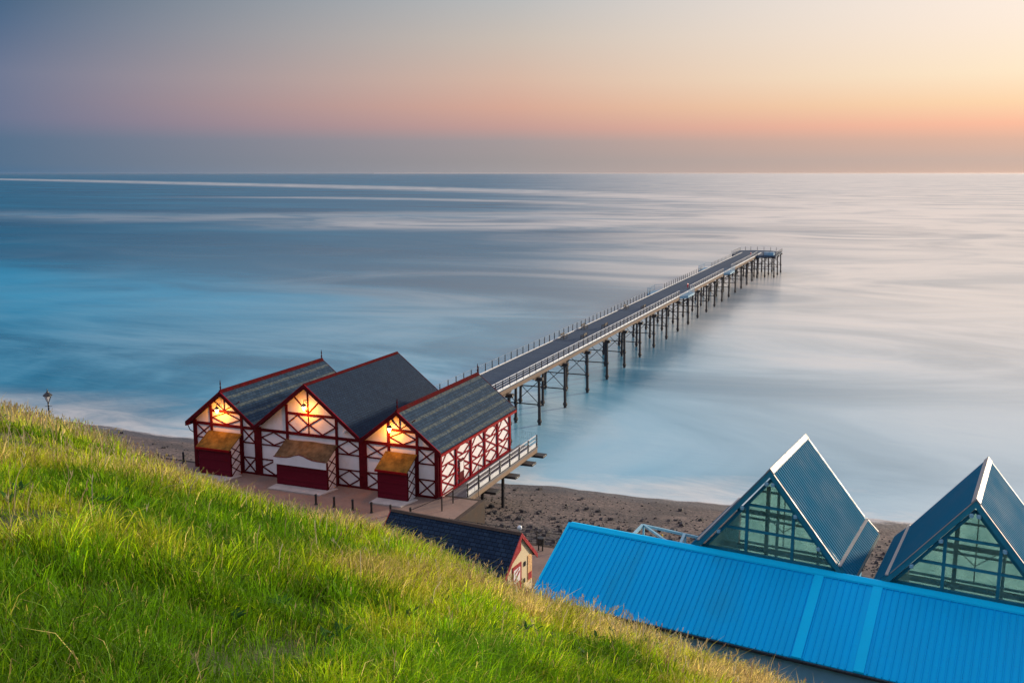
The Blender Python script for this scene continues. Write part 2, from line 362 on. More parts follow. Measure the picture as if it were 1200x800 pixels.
        w = math_n(t, 'MULTIPLY', w, mrange(t, n_soft, .30, .62, .35, 1))
        foam_sheen = math_n(t, 'ADD', foam_sheen, math_n(t, 'MULTIPLY', w, math_n(t, 'SUBTRACT', 1.0, foam_sheen)))
    slick([(-6000, 4700), (-4600, 3980), (-1714, 2329), (-671, 1669), (-277, 1290), (-51, 1020), (86, 897), (400, 640)], -6000, 400, (.045, .14), amt=.58)
    slick([(-1400, 1010), (-938, 1075), (-693, 1123), (-426, 1060), (-307, 1005), (-151, 883), (60, 800)], -1400, 60, (.035, .075), (-1000, -700), None, .42)
    slick([(-1500, 700), (-900, 600), (-513, 580), (-422, 640), (-286, 705), (-180, 745), (-90, 830), (120, 900)], -1500, 120, (.16, .20), (-900, -350), None, .34)
    slick([(-500, 500), (-319, 556), (-226, 572), (-145, 680), (-38, 770), (120, 720)], -500, 120, (.16, .14), (-430, -300), None, .52)
    c = mix_n(t, foam_sheen, c, (.80, .755, .69))
    # long, low swell left after the exposure, fading with the size of a pixel
    rip = field(.35, .9, 1.0, 3, .5, .3); sw = field(.05, .16, 1.0, 3, .5, .4)
    h = math_n(t, 'ADD', math_n(t, 'MULTIPLY', rip, .25), sw)
    bn = N(t, 'ShaderNodeBump'); bn.inputs['Distance'].default_value = .35; t.links.new(h, bn.inputs['Height'])
    t.links.new(mrange(t, Y, 100, 700, .42, .05, False), bn.inputs['Strength'])
    # body colour of the water under a smooth mirror-like film, averaged by the exposure
    t.nodes.remove(b)
    df = N(t, 'ShaderNodeBsdfDiffuse'); t.links.new(c, df.inputs[0]); t.links.new(bn.outputs[0], df.inputs['Normal'])
    gl = N(t, 'ShaderNodeBsdfGlossy'); gl.inputs[0].default_value = (.93, .95, .96, 1); gl.inputs['Roughness'].default_value = .20; t.links.new(bn.outputs[0], gl.inputs['Normal'])
    fr = N(t, 'ShaderNodeFresnel'); fr.inputs[0].default_value = 1.6
    fac = math_n(t, 'MULTIPLY', math_n(t, 'MINIMUM', fr.outputs[0], math_n(t, 'ADD', math_n(t, 'MULTIPLY', sky_sheen, .22), mrange(t, Y, 120, 420, .42, .26))), mrange(t, foam_sheen, .1, .9, 1.0, .8))
    ms = N(t, 'ShaderNodeMixShader'); t.links.new(fac, ms.inputs[0]); t.links.new(df.outputs[0], ms.inputs[1]); t.links.new(gl.outputs[0], ms.inputs[2])
    t.links.new(ms.outputs[0], t.nodes['Material Output'].inputs[0])
    return m
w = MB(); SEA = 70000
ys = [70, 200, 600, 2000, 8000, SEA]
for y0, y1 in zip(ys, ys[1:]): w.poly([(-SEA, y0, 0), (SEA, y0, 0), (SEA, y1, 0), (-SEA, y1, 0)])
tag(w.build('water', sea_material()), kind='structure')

# ------------------------------------------------------------------ beach
def grid_mesh(name, xs, ys, zf, mat, kind):
    xx, yy = np.meshgrid(xs, ys); z = zf(xx, yy); nx, ny = len(xs), len(ys)
    v = np.stack([xx, yy, z], -1).reshape(-1, 3)
    i = np.arange(nx * ny).reshape(ny, nx)
    f = np.stack([i[:-1, :-1], i[:-1, 1:], i[1:, 1:], i[1:, :-1]], -1).reshape(-1, 4)
    m = D.meshes.new(name); m.from_pydata(v.tolist(), [], f.tolist()); m.materials.append(mat)
    m.polygons.foreach_set('use_smooth', [True] * len(m.polygons)); m.update()
    o = D.objects.new(name, m); COL.objects.link(o); return tag(o, kind=kind)
_ph = rng.uniform(0, 6.28, (3, 24)); _fr = rng.normal(0, 1, (2, 24))
def fbm(x, y, s):
    z = np.zeros_like(np.asarray(x, float))
    for k in range(24):
        o = k // 6; f = s * 2 ** o
        z = z + np.sin(x * _fr[0, k] * f + y * _fr[1, k] * f + _ph[0, k]) * .5 ** o
    return z / 5.0
def beach_z(x, y):
    z = np.minimum(5.3 - (y - 66.5) * .198, 5.9 - (y - 60) * .06)
    return z + .16 * fbm(x, y, .16) + .05 * fbm(x + 40, y, .9) + .25 * np.sin(x * .055 + 1)
def beach_material():
    m, t, b = new_mat('shingle and wet sand')
    pos = N(t, 'ShaderNodeNewGeometry').outputs['Position']
    sp = N(t, 'ShaderNodeSeparateXYZ'); t.links.new(pos, sp.inputs[0])
    def f(s, d=5, r=.6, st=(1, 1, 1)):
        mp = N(t, 'ShaderNodeMapping'); t.links.new(pos, mp.inputs[0]); mp.inputs['Scale'].default_value = st
        return noise(t, mp.outputs[0], s, d, r, .3)
    n1 = f(.22, 6, .6, (.5, 1, 1)); n2 = f(1.6, 5, .7); n3 = f(6, 3, .6)
    c = ramp_n(t, n2, [(.28, (.036, .027, .028)), (.50, (.105, .074, .068)), (.72, (.235, .172, .155))])
    c = mix_n(t, mrange(t, n3, .46, .64, 0, .75), c, (.020, .026, .030))
    dark = mrange(t, n1, .48, .64, 0, .72)                       # belts of dark shingle
    c = mix_n(t, dark, c, (.030, .025, .029))
    belt = math_n(t, 'MULTIPLY', mrange(t, sp.outputs[1], 64, 72, 1, .0), .7)
    c = mix_n(t, belt, c, (.030, .027, .032))
    # wet strip and foam wash along the water line, which wanders with noise
    yy = math_n(t, 'ADD', sp.outputs[1], math_n(t, 'MULTIPLY', math_n(t, 'SUBTRACT', f(.35, 5, .65, (.6, 1, 1)), .5), 7))
    wet = mrange(t, yy, 87, 91)
    c = mix_n(t, math_n(t, 'MULTIPLY', wet, .75), c, (.045, .040, .042))
    wash = mrange(t, yy, 92.0, 94.5)
    c = mix_n(t, math_n(t, 'MULTIPLY', wash, .8), c, (.52, .52, .54))
    t.links.new(c, b.inputs['Base Color'])
    t.links.new(mrange(t, yy, 87, 91, .9, .45), b.inputs['Roughness'])
    vo = N(t, 'ShaderNodeTexVoronoi'); t.links.new(pos, vo.inputs['Vector']); vo.inputs['Scale'].default_value = 3.2
    bump(t, b, math_n(t, 'ADD', math_n(t, 'MULTIPLY', vo.outputs[0], -.8), n2), .8, .12)
    return m
grid_mesh('beach', np.linspace(-260, 150, 400), np.linspace(56, 112, 130), beach_z, beach_material(), 'structure')
# shingle: loose dark stones, uncountable
sv, sf = [], []
for k in range(9000):
    x = random.uniform(-110, 12); y = 60.2 + abs(random.gauss(0, 1)) * 11
    if y > 90: continue
    z = float(beach_z(np.array(x), np.array(y))); s = random.uniform(.05, .13) * (1 + (random.random() < .10) * 1.8)
    i = len(sv)
    for a in range(5):
        t = a / 5 * 6.283 + random.random() * .6; r = s * random.uniform(.7, 1.3); sv.append((x + r * math.cos(t), y + r * math.sin(t), z - .02))
    for a in range(5):
        t = a / 5 * 6.283 + random.random() * .6; r = s * random.uniform(.4, .8); sv.append((x + r * math.cos(t), y + r * math.sin(t), z + s * random.uniform(.5, .9)))
    sf += [(i + a, i + (a + 1) % 5, i + 5 + (a + 1) % 5, i + 5 + a) for a in range(5)] + [tuple(i + 5 + a for a in range(5))]
me = D.meshes.new('shingle'); me.from_pydata(sv, [], sf); me.materials.append(simple('dark pebbles', (.05, .043, .044), .8, .6, .7)); me.update()
o = D.objects.new('shingle', me); COL.objects.link(o); tag(o, kind='stuff')

# ------------------------------------------------------------------ promenade
PZ = 7.0
pm, pt, pb = new_mat('pinkish brown tarmac')
pv = coords(pt); pn = noise(pt, pv, .35, 6, .65); pn2 = noise(pt, pv, 5, 4)
pc = ramp_n(pt, pn, [(.3, (.16, .105, .085)), (.7, (.27, .185, .15))]); pc = mix_n(pt, mrange(pt, pn2, .4, .7, 0, .3), pc, (.12, .085, .075))
pt.links.new(pc, pb.inputs['Base Color']); pb.inputs['Roughness'].default_value = .85; bump(pt, pb, noise(pt, pv, 20, 3), .3, .01)
w = MB(); w.prism([(-240, 20, PZ - .3), (140, 20, PZ - .3), (140, 59.6, PZ - .3), (-29.6, 59.6, PZ - .3), (-29.6, 66.6, PZ - .3), (-240, 66.6, PZ - .3)], (0, 0, .3))
tag(w.build('promenade', pm), kind='structure')
w = MB(); w.prism([(-240, 66.6, -1), (-240, 67, -1), (-29.2, 67, -1), (-29.2, 60, -1), (140, 60, -1), (140, 59.6, -1), (-29.6, 59.6, -1), (-29.6, 66.6, -1)], (0, 0, PZ + 1.004))
tag(w.build('sea_wall', M['brick'], bevel=.03), 'brown stone sea wall between the promenade and the shingle beach', 'wall')

# ------------------------------------------------------------------ grassy hill
HV = np.array([hx, hy]); HR = np.array([hy, -hx])        # view heading and its right, on the ground
SIL = [(-400, 398), (-150, 434), (0, 465), (60, 480), (100, 493), (150, 510), (200, 533), (230, 549), (262, 561), (300, 576), (350, 592), (400, 602), (450, 617), (500, 634), (560, 659), (600, 676), (640, 692), (700, 708), (760, 732), (820, 758), (880, 786), (930, 807), (1000, 840), (1200, 930)]
_az, _s = [], []
cp, spn = math.cos(PITCH), math.sin(PITCH)
for px, py in SIL:
    xr = (px - 600) / 1150; yu = (400 - py) / 1150
    fw = cp + yu * spn; dz = -spn + yu * cp
    _az.append(math.atan2(xr, fw)); _s.append(-dz / math.hypot(xr, fw) + .0165)
_az = np.array(_az); _s = np.array(_s)
EYE_H = 2.35
def hill_params(az):
    s = np.interp(az, _az, _s)
    # smooth the measured outline a little
    for dz in (-.02, .02): s = s + np.interp(az + dz, _az, _s)
    s = s / 3
    Dc = np.interp(az, [R(-60), R(-28), R(-10), R(0), R(15), R(40)], [46, 42, 32, 27, 19, 14])
    return s, Dc
def hill_z(x, y):
    u = x * HR[0] + y * HR[1]; v = x * HV[0] + y * HV[1]
    r = np.hypot(u, v) + 1e-6; az = np.arctan2(u, v); azc = np.clip(az, R(-75), R(50))
    s, Dc = hill_params(azc)
    q = np.where(r < Dc, EYE_H * (1 - r / Dc) ** 2, .0038 * (r - Dc) ** 2 * 27 / Dc)
    z = EYE.z - s * r - q
    fade = np.clip((r - 2) / 10, 0, 1)
    z = z + fade * (.18 * fbm(x, y, .30) + .10 * fbm(x + 9, y + 4, .9))
    return np.maximum(z, PZ - .12)
hm, ht, hb = new_mat('soil and thatch under the grass')
hv = coords(ht); hn = noise(ht, hv, .5, 6, .6)
ht.links.new(ramp_n(ht, hn, [(.3, (.030, .045, .010)), (.55, (.060, .075, .016)), (.75, (.13, .11, .04))]), hb.inputs['Base Color'])
hb.inputs['Roughness'].default_value = 1; bump(ht, hb, noise(ht, hv, 8, 5, .7), .9, .1)
rr = np.concatenate([np.linspace(.4, 12, 40), np.linspace(12.4, 60, 110), np.linspace(61, 95, 24)])
aa = np.linspace(R(-100), R(60), 220)
RR, AA = np.meshgrid(rr, aa)
hxx = RR * (np.sin(AA) * HR[0] + np.cos(AA) * HV[0]); hyy = RR * (np.sin(AA) * HR[1] + np.cos(AA) * HV[1])
hzz = hill_z(hxx, hyy); hzz = np.where(hyy > 64.5, PZ - .14, hzz)
V3 = np.stack([hxx, hyy, hzz], -1).reshape(-1, 3); I = np.arange(V3.shape[0]).reshape(hxx.shape)
F4 = np.stack([I[:-1, :-1], I[1:, :-1], I[1:, 1:], I[:-1, 1:]], -1).reshape(-1, 4)
fy = V3[F4][:, :, 1].max(1); fx = V3[F4][:, :, 0].max(1); keep = (fy < 59.4) | ((fy < 66.3) & (fx < -30))
me = D.meshes.new('hillside'); me.from_pydata(V3.tolist(), [], F4[keep].tolist()); me.materials.append(hm); me.polygons.foreach_set('use_smooth', [True] * len(me.polygons)); me.update()
o = D.objects.new('hillside', me); COL.objects.link(o); tag(o, kind='structure')

# ---- grass blades
gm, gt, gb = new_mat('grass blades')
at = N(gt, 'ShaderNodeAttribute', attribute_name='tone')
gt.links.new(at.outputs['Color'], gb.inputs['Base Color']); gb.inputs['Roughness'].default_value = .55
gb.inputs['Specular IOR Level'].default_value = .25
tl = N(gt, 'ShaderNodeBsdfTranslucent'); gt.links.new(at.outputs['Color'], tl.inputs[0])
mx = N(gt, 'ShaderNodeMixShader'); mx.inputs[0].default_value = .5
gt.links.new(gb.outputs[0], mx.inputs[1]); gt.links.new(tl.outputs[0], mx.inputs[2]); gt.links.new(mx.outputs[0], gt.nodes['Material Output'].inputs[0])
def polar(n, r0, r1, a0=-33, a1=33):
    r = np.sqrt(rng.uniform(r0 * r0, r1 * r1, n)); a = np.radians(rng.uniform(a0, a1, n))
    x = r * (np.sin(a) * HR[0] + np.cos(a) * HV[0]); y = r * (np.sin(a) * HR[1] + np.cos(a) * HV[1])
    _, Dc = hill_params(a); k = r < Dc * 1.45 + 4
    return x[k], y[k], r[k], a[k]
GRASS_C = np.array([[.095, .225, .003], [.255, .430, .005], [.410, .490, .010], [.430, .410, .030], [.58, .45, .17]])
def mesh_strips(V, Q, T, C4, name):
    m = D.meshes.new(name); m.vertices.add(len(V)); m.vertices.foreach_set('co', V.astype('f').ravel())
    nl = len(Q) * 4 + len(T) * 3; m.loops.add(nl); m.loops.foreach_set('vertex_index', np.concatenate([Q.ravel(), T.ravel()]).astype('i'))
    m.polygons.add(len(Q) + len(T))
    m.polygons.foreach_set('loop_start', np.concatenate([np.arange(len(Q)) * 4, len(Q) * 4 + np.arange(len(T)) * 3]).astype('i'))
    m.update(calc_edges=True)
    at = m.color_attributes.new('tone', 'FLOAT_COLOR', 'POINT'); at.data.foreach_set('color', C4.astype('f').ravel())
    m.materials.append(gm); m.polygons.foreach_set('use_smooth', [True] * len(m.polygons))
    o = D.objects.new(name, m); COL.objects.link(o); return tag(o, kind='stuff')
def dryness(x, y, r, a):
    patch = fbm(x + 31, y - 12, .20); p2 = fbm(x - 7, y + 55, .62); p3 = fbm(x + 3, y + 17, 1.9)
    side = np.clip((a - R(-6)) / R(22), -1, 1)                       # drier to the right and towards the crest
    return .42 + .80 * patch + .75 * p2 + .45 * p3 + .17 * side + .27 * np.clip((r - 9) / 11, 0, 1.1)
def blades(spec, name):
    VV, QQ, TT, CC, off = [], [], [], [], 0
    for ntuft, per, r0, r1, hgt, wid in spec:
        tx, ty, tr, ta = polar(ntuft, r0, r1)
        hollow = fbm(tx + 77, ty - 40, 1.15) + .5 * fbm(tx - 3, ty + 8, 2.7)
        kp = rng.uniform(0, 1, len(tx)) < np.clip(1.05 + 1.5 * hollow, .12, 1)
        tx, ty, tr, ta, hollow = [q[kp] for q in (tx, ty, tr, ta, hollow)]; nt_ = len(tx)
        tuss = fbm(tx, ty, .75)
        th_h = np.clip(rng.lognormal(0, .34, nt_) * (1 + .7 * tuss + .5 * hollow), .35, 2.4); th_d = dryness(tx, ty, tr, ta) + rng.normal(0, .13, nt_)
        tb = np.clip(rng.lognormal(0, .42, nt_), .35, 2.0) * np.clip(1 + .35 * fbm(tx - 60, ty + 21, .9), .5, 1.5); tspread = rng.uniform(.04, .16, nt_) * (1 + tr / 30)
        tlx = rng.normal(.22, .22, nt_); tly = rng.normal(-.10, .22, nt_)
        k = np.repeat(np.arange(nt_), per); n = len(k)
        th = rng.uniform(0, 2 * PI, n); rad = tspread[k] * np.sqrt(rng.uniform(0, 1, n)) * 1.5
        x = tx[k] + np.cos(th) * rad; y = ty[k] + np.sin(th) * rad
        z = hill_z(x, y) - .03
        h = hgt * rng.uniform(.5, 1.3, n) * th_h[k]
        lean = rng.uniform(.05, .75, n)
        lx = np.cos(th) * lean + tlx[k]; ly = np.sin(th) * lean + tly[k]
        wd = rng.uniform(0, PI, n); w_ = wid * rng.uniform(.55, 1.3, n)
        W2 = np.stack([np.cos(wd) * w_ / 2, np.sin(wd) * w_ / 2, 0 * x], -1)
        b = np.stack([x, y, z], -1)
        m1 = b + np.stack([lx * h * .12, ly * h * .12, h * .42], -1)
        m2 = b + np.stack([lx * h * .42, ly * h * .42, h * .78], -1)
        droop = np.where(rng.uniform(0, 1, n) < .25, rng.uniform(.45, .8, n), rng.uniform(.85, 1.05, n))
        tip = b + np.stack([lx * h * .95, ly * h * .95, h * droop], -1)
        v = np.stack([b - W2 * .8, b + W2 * .8, m1 + W2, m1 - W2, m2 + W2 * .7, m2 - W2 * .7, tip], 1)
        i = np.arange(n)[:, None] * 7 + off
        VV.append(v.reshape(-1, 3)); QQ += [i + np.array([0, 1, 2, 3]), i + np.array([3, 2, 4, 5])]; TT.append(i + np.array([5, 4, 6])); off += n * 7
        dry = np.clip(th_d[k] + rng.normal(0, .13, n), 0, 1)
        strawy = rng.uniform(0, 1, n) < .04 + .10 * np.clip(th_d[k], 0, 1); dry = np.where(strawy, rng.uniform(.8, 1, n), dry) * 4
        k0 = np.clip(dry.astype(int), 0, 3); f = (dry - k0)[:, None]
        c = (GRASS_C[k0] * (1 - f) + GRASS_C[k0 + 1] * f) * (tb[k] * rng.uniform(.75, 1.25, n))[:, None]
        CC.append(np.concatenate([np.repeat(c[:, None, :], 7, 1), np.ones((n, 7, 1))], -1).reshape(-1, 4))
    return mesh_strips(np.concatenate(VV), np.concatenate(QQ), np.concatenate(TT), np.concatenate(CC), name)
blades([(14500, 12, 4.5, 10.5, .185, .0085), (15500, 13, 9.5, 17, .21, .0115), (15000, 12, 16, 28, .225, .017), (10000, 12, 27, 62, .25, .024)], 'grass')

# tall flowering stems with fine seed heads, and bent straw
def stems(n, name):
    v, f, c = [], [], []
    xs, ys, rs, as_ = polar(n, 5.5, 48)
    ks = rng.uniform(0, 1, len(xs)) < np.clip(dryness(xs, ys, rs, as_) * .9, .05, 1) * np.clip((rs - 4) / 8, .25, 1)
    for x, y, r in zip(xs[ks], ys[ks], rs[ks]):
        z = float(hill_z(np.array(x), np.array(y))); h = random.uniform(.30, .62) * (1.12 if random.random() < .1 else 1); w = .0022 + r * .00020
        ang = random.uniform(0, 2 * PI); ln = abs(random.gauss(.18, .16)) * h
        dx, dy = math.cos(ang) * ln + .06 * h, math.sin(ang) * ln - .03 * h
        if r > 13 and random.random() < .14: dx *= 2.2; dy *= 2.2; h *= .7                    # blown over
        col = random.choice([(.36, .29, .14), (.46, .38, .21), (.33, .26, .11), (.30, .30, .08), (.30, .19, .12), (.50, .44, .30)])
        pts = [(0, 0, 0), (dx * .12, dy * .12, h * .35), (dx * .45, dy * .45, h * .70), (dx, dy, h * .92)]
        i = len(v); a2 = random.uniform(0, PI); ax, ay = math.cos(a2) * w, math.sin(a2) * w
        for p in pts: v += [(x + p[0] - ax, y + p[1] - ay, z + p[2]), (x + p[0] + ax, y + p[1] + ay, z + p[2])]
        f += [(i + q, i + q + 1, i + q + 3, i + q + 2) for q in (0, 2, 4)]
        c += [(*col, 1)] * 8
        if random.random() < .75:                                                  # open panicle: several thin slivers
            ex, ey, ez = x + dx, y + dy, z + h * .92
            for q in range(random.randint(3, 5)):
                j = len(v); t_ = random.uniform(0, 2 * PI); hl_ = random.uniform(.05, .12); s_ = random.uniform(.01, .04); hw = w * random.uniform(.9, 1.7); st = random.uniform(-.05, .02)
                qx, qy = math.cos(t_) * s_ + dx * .15, math.sin(t_) * s_ + dy * .15; px_, py_ = -math.sin(t_) * hw, math.cos(t_) * hw
                v += [(ex, ey, ez + st), (ex + qx * .6 + px_, ey + qy * .6 + py_, ez + st + hl_ * .5), (ex + qx, ey + qy, ez + st + hl_), (ex + qx * .6 - px_, ey + qy * .6 - py_, ez + st + hl_ * .5)]
                f.append((j, j + 1, j + 2, j + 3)); c += [(*col, 1)] * 4
    m = D.meshes.new(name); m.from_pydata(v, [], f); m.materials.append(gm)
    at = m.color_attributes.new('tone', 'FLOAT_COLOR', 'POINT'); at.data.foreach_set('color', np.array(c, 'f').ravel())
    o = D.objects.new(name, m); COL.objects.link(o); return tag(o, kind='stuff')
stems(12000, 'seed_grass')
# broad leaved docks among the grass
def docks(n, name):
    v, f, c = [], [], []
    xs, ys, rs, as_ = polar(n, 9, 30)
    ks = fbm(xs - 14, ys + 3, .5) > .05
    for x, y, r in zip(xs[ks], ys[ks], rs[ks]):
        z = float(hill_z(np.array(x), np.array(y))); g = random.uniform(.7, 1.3)
        for q in range(random.randint(5, 9)):
            t_ = random.uniform(0, 2 * PI); L_ = random.uniform(.12, .22); wd = L_ * .14; el = random.uniform(.5, 1.25); j = len(v)
            ct, st = math.cos(t_), math.sin(t_); col = (.045 * g, .15 * g, .018 * g, 1)
            for u, ww in ((.15, .25), (.45, 1.0), (.75, .8), (1.0, .05)):
                d = L_ * u * math.cos(el * (1 - .35 * u)); zz_ = z + .06 + L_ * u * math.sin(el * (1 - .35 * u))
                v += [(x + ct * d - st * wd * ww, y + st * d + ct * wd * ww, zz_), (x + ct * d + st * wd * ww, y + st * d - ct * wd * ww, zz_)]
            f += [(j + k, j + k + 1, j + k + 3, j + k + 2) for k in (0, 2, 4)]; c += [col] * 8
    m = D.meshes.new(name); m.from_pydata(v, [], f); m.materials.append(gm)
    at = m.color_attributes.new('tone', 'FLOAT_COLOR', 'POINT'); at.data.foreach_set('color', np.array(c, 'f').ravel())
    o = D.objects.new(name, m); COL.objects.link(o); return tag(o, kind='stuff')
docks(420, 'ground_cover')

# ------------------------------------------------------------------ pier huts
HY = 65.9; HD = 14.8; PITCHR = .785
def hut(x0, w_, apex, kind, label, right_open=False, left_open=False):
    T = thing('timber_hut', (x0, HY, PZ), label, 'pier hut', 'timber huts at the pier entrance')
    rm = M['slate_new'] if kind == 'wide' else M['slate_old']
    cx = w_ / 2; eave = apex - PITCHR * cx; tie = 3.98
    wt = apex - .22                                                       # wall apex, below the roof
    prof = [(.03, 0), (w_ - .03, 0), (w_ - .03, eave - .24), (cx, wt), (.03, eave - .24)]
    b = MB(); b.prism([(x, 0, z) for x, z in prof], (0, HD, 0)); b.build('wall', M['white'], T)
    # roof
    lo = .42 if left_open else -.012; ro = .42 if right_open else -.012
    f0, f1 = -.55, HD + .35
    xl = -lo; zl = apex - PITCHR * (cx + lo); xr = w_ + ro; zr = apex - PITCHR * (cx + ro)
    b = MB(); b.slab((xl, f1, zl), (xl, f0, zl), (cx, f0, apex), (cx, f1, apex), .10)
    b.slab((xr, f0, zr), (xr, f1, zr), (cx, f1, apex), (cx, f0, apex), .10)
    roof = b.build('roof', rm, T)
    b = MB(); n = int((f1 - f0) / .42); st = (f1 - f0) / n
    for k in range(n):
        y = f0 + k * st; hh = .13 if kind == 'wide' else .20
        b.prism([(cx - .17, y + .006, apex - .10), (cx + .17, y + .006, apex - .10), (cx + .05, y + .006, apex + hh * .6), (cx, y + .006, apex + hh * (1 if kind != 'wide' else .7)), (cx - .05, y + .006, apex + hh * .6)], (0, st - .012, 0))
    b.build('ridge_tiles', M['ridge'], roof)
    if kind != 'wide':
        for y in (f0 + .15, f1 - .15):
            b = MB(); b.lathe([(.05, 0), (.05, .25), (.09, .30), (.05, .38), (.03, .55), (.06, .60), (.015, .95)], (cx, y, apex + .05), 8); b.build('finial', M['ridge'], roof)
    # bargeboards, front and back
    for yb in (f0 - .05, f1 + .01):
        for s_, xe, ze in ((-1, xl, zl), (1, xr, zr)):
            b = MB(); a0 = (cx, yb, apex + .03); e0 = (xe, yb, ze + .03)
            b.prism([a0, e0, (xe, yb, ze - .30), (cx, yb, apex - .34)], (0, .05, 0)); b.build('bargeboard', M['dark_red'], T)
            if yb < 0:
                b = MB(); b.prism([(cx, yb - .012, apex + .075), (xe, yb - .012, ze + .075), (xe, yb - .012, ze + .032), (cx, yb - .012, apex + .032)], (0, .09, 0)); b.build('verge_strip', M['red'], T)
    # posts and beams, proud of the wall
    inner = (2.36, w_ - 1.86) if kind == 'narrow' else (2.93, w_ - 2.40)
    if kind == 'narrow_left': inner = (1.92, w_ - 1.62)
    for x, wd in ((.17, .34), (w_ - .17, .34)):
        b = MB(); b.box((x - wd / 2, -.12, 0), (x + wd / 2, .02, eave - .12)); b.build('post', M['dark_red'], T)
    for x in inner:
        zt = apex - PITCHR * abs(x - cx) - .25
        b = MB(); b.box((x - .11, -.10, 0), (x + .11, .02, zt)); b.build('post', M['dark_red'], T)
    b = MB(); b.box((.34, -.085, tie - .14), (w_ - .34, .02, tie + .10)); b.build('tie_beam', M['dark_red'], T)
    up = 5.15 if kind != 'wide' else 5.65
    xa, xb = inner[0] + .11, inner[1] - .11
    b = MB(); b.box((xa, -.085, up - .10), (xb, .02, up + .10)); b.build('collar_beam', M['dark_red'], T)
    b = MB(); b.box((xa, -.085, 3.18), (xb, .02, 3.30)); b.build('lintel', M['dark_red'], T)
    b = MB(); b.box((.34, -.09, 0), (w_ - .34, .02, .16)); b.build('sill_beam', M['dark_red'], T)
    def lines(segs, wd=.105, parent=T, mat='dark_red', name='brace', y=-.055, ax=0, pos=0):
        bb = MB()
        for k, (p, q) in enumerate(segs):
            yy = y - .004 * k
            if ax == 0: bb.bar((p[0], yy / 2 - .003 * k, p[1]), (q[0], yy / 2 - .003 * k, q[1]), abs(yy), wd)
            else: bb.bar((pos - yy / 2 + .003 * k, p[0], p[1]), (pos - yy / 2 + .003 * k, q[0], q[1]), abs(yy), wd)
        return bb.build(name, M[mat], parent)
    def cross(x0, z0, x1, z1): return [((x0, z0), (x1, z1)), ((x0, z1), (x1, z0))]
    def diamond(x0, z0, x1, z1):
        xm, zm = (x0 + x1) / 2, (z0 + z1) / 2
        return [((x0, zm), (xm, z1)), ((xm, z1), (x1, zm)), ((x1, zm), (xm, z0)), ((xm, z0), (x0, zm))]
    rails = (1.42, 2.70)
    pat = diamond if kind == 'wide' else cross
    for xs0, xs1 in ((.34, inner[0] - .11), (inner[1] + .11, w_ - .34)):
        for z in rails: lines([((xs0, z), (xs1, z))], .10, name='rail', y=-.07)
        lines(pat(xs0, rails[1] + .05, xs1, tie - .14)); lines(pat(xs0, .16, xs1, rails[0] - .05))
    if kind == 'wide':
        lines([((cx, tie + .1), (cx, up - .1))], .10, name='post', y=-.07)
        lines(diamond(xa, tie + .1, cx - .06, up - .1)); lines(diamond(cx + .06, tie + .1, xb, up - .1))
        lines([((cx, up + .1), (cx, wt - .35))], .16, name='king_post', y=-.09)
        lines([((cx, up + .12), (cx - 1.35, up + 1.45))], .12); lines([((cx, up + .12), (cx + 1.35, up + 1.45))], .12)
    else:
        lines(diamond(xa, tie + .1, xb, up - .1), .09)
        lines([((cx, up + .1), (cx, wt - .2))], .10, name='king_post', y=-.07)
        lines([((xa, up + 1.0), (cx, up + .1))], .08); lines([((xb, up + 1.0), (cx, up + .1))], .08)
    # side and back walls
    if right_open:
        bay = (HD - .5) / 5
        for k in range(6):
            y = .17 + k * bay if k else .19
            b = MB(); b.box((w_ - .04, y - .13, 0), (w_ + .10, y + .13, eave - .42)); b.build('post', M['red'], T)
        b = MB(); b.box((w_ - .035, .32, .0), (w_ + .085, HD - .2, .2)); b.build('sill_beam', M['red'], T)
        b = MB(); b.box((w_ - .035, .32, eave - .62), (w_ + .085, HD - .2, eave - .42)); b.build('wall_plate', M['red'], T)
        b = MB(); b.box((w_ + ro - .10, f0, zr - .30), (w_ + ro + .03, f1, zr - .09)); b.build('gutter', M['bright_red'], T)
        zt = eave - .62; r1, r2 = .2 + (zt - .2) * .34, .2 + (zt - .2) * .68
        for k in range(5):
            ya, yb = .17 + k * bay + .13, .17 + (k + 1) * bay - .13; ym = (ya + yb) / 2
            kw = dict(ax=1, pos=w_ - .03, mat='red', wd=.115)
            for z in (r1, r2): lines([((ya, z), (yb, z))], .09, name='rail', y=-.075, ax=1, pos=w_ - .03, mat='red')
            if k % 2 == 0:
                lines([((ya, r2), (ym, zt)), ((ym, zt), (yb, r2))], **kw); lines(diamond(ya, r1, yb, r2), **kw); lines(cross(ya, .2, yb, r1), **kw)
            else:
                lines(diamond(ya, r2, yb, zt), **kw); lines(cross(ya, r1, yb, r2), **kw); lines(diamond(ya, .2, yb, r1), **kw)
        b = MB(); b.box((w_ - .03, 3.55, .05), (w_ + .075, 4.45, 2.15)); dr = b.build('door', M['dark_red'], T)
        b = MB(); b.box((w_ + .075, 3.68, 1.15), (w_ + .095, 4.32, 1.95)); b.build('door_panel', M['white'], dr)
        b = MB(); b.tube((w_ + .075, 4.37, 1.05), (w_ + .13, 4.37, 1.05), .03); b.build('handle', M['black'], dr)
    if left_open:
        for k in range(6):
            y = .17 + k * (HD - .5) / 5
            b = MB(); b.box((-.10, y - .13, 0), (.04, y + .13, eave - .42)); b.build('post', M['dark_red'], T)
        b = MB(); b.box((xl - .03, f0, zl - .30), (xl + .10, f1, zl - .09)); b.build('gutter', M['dark_red'], T)
        b = MB(); b.tube((xl + .03, f0 + .25, zl - .28), (xl + .12, f0 + .4, zl - .75), .04); b.tube((xl + .12, f0 + .4, zl - .75), (-.02, -.06, zl - .95), .04); b.build('downpipe', M['black'], T)
    # porch over the shuttered opening
    pw0, pw1 = (inner[0] - .12, inner[1] - .10) if kind != 'wide' else (inner[0] + .02, inner[1] - .02)
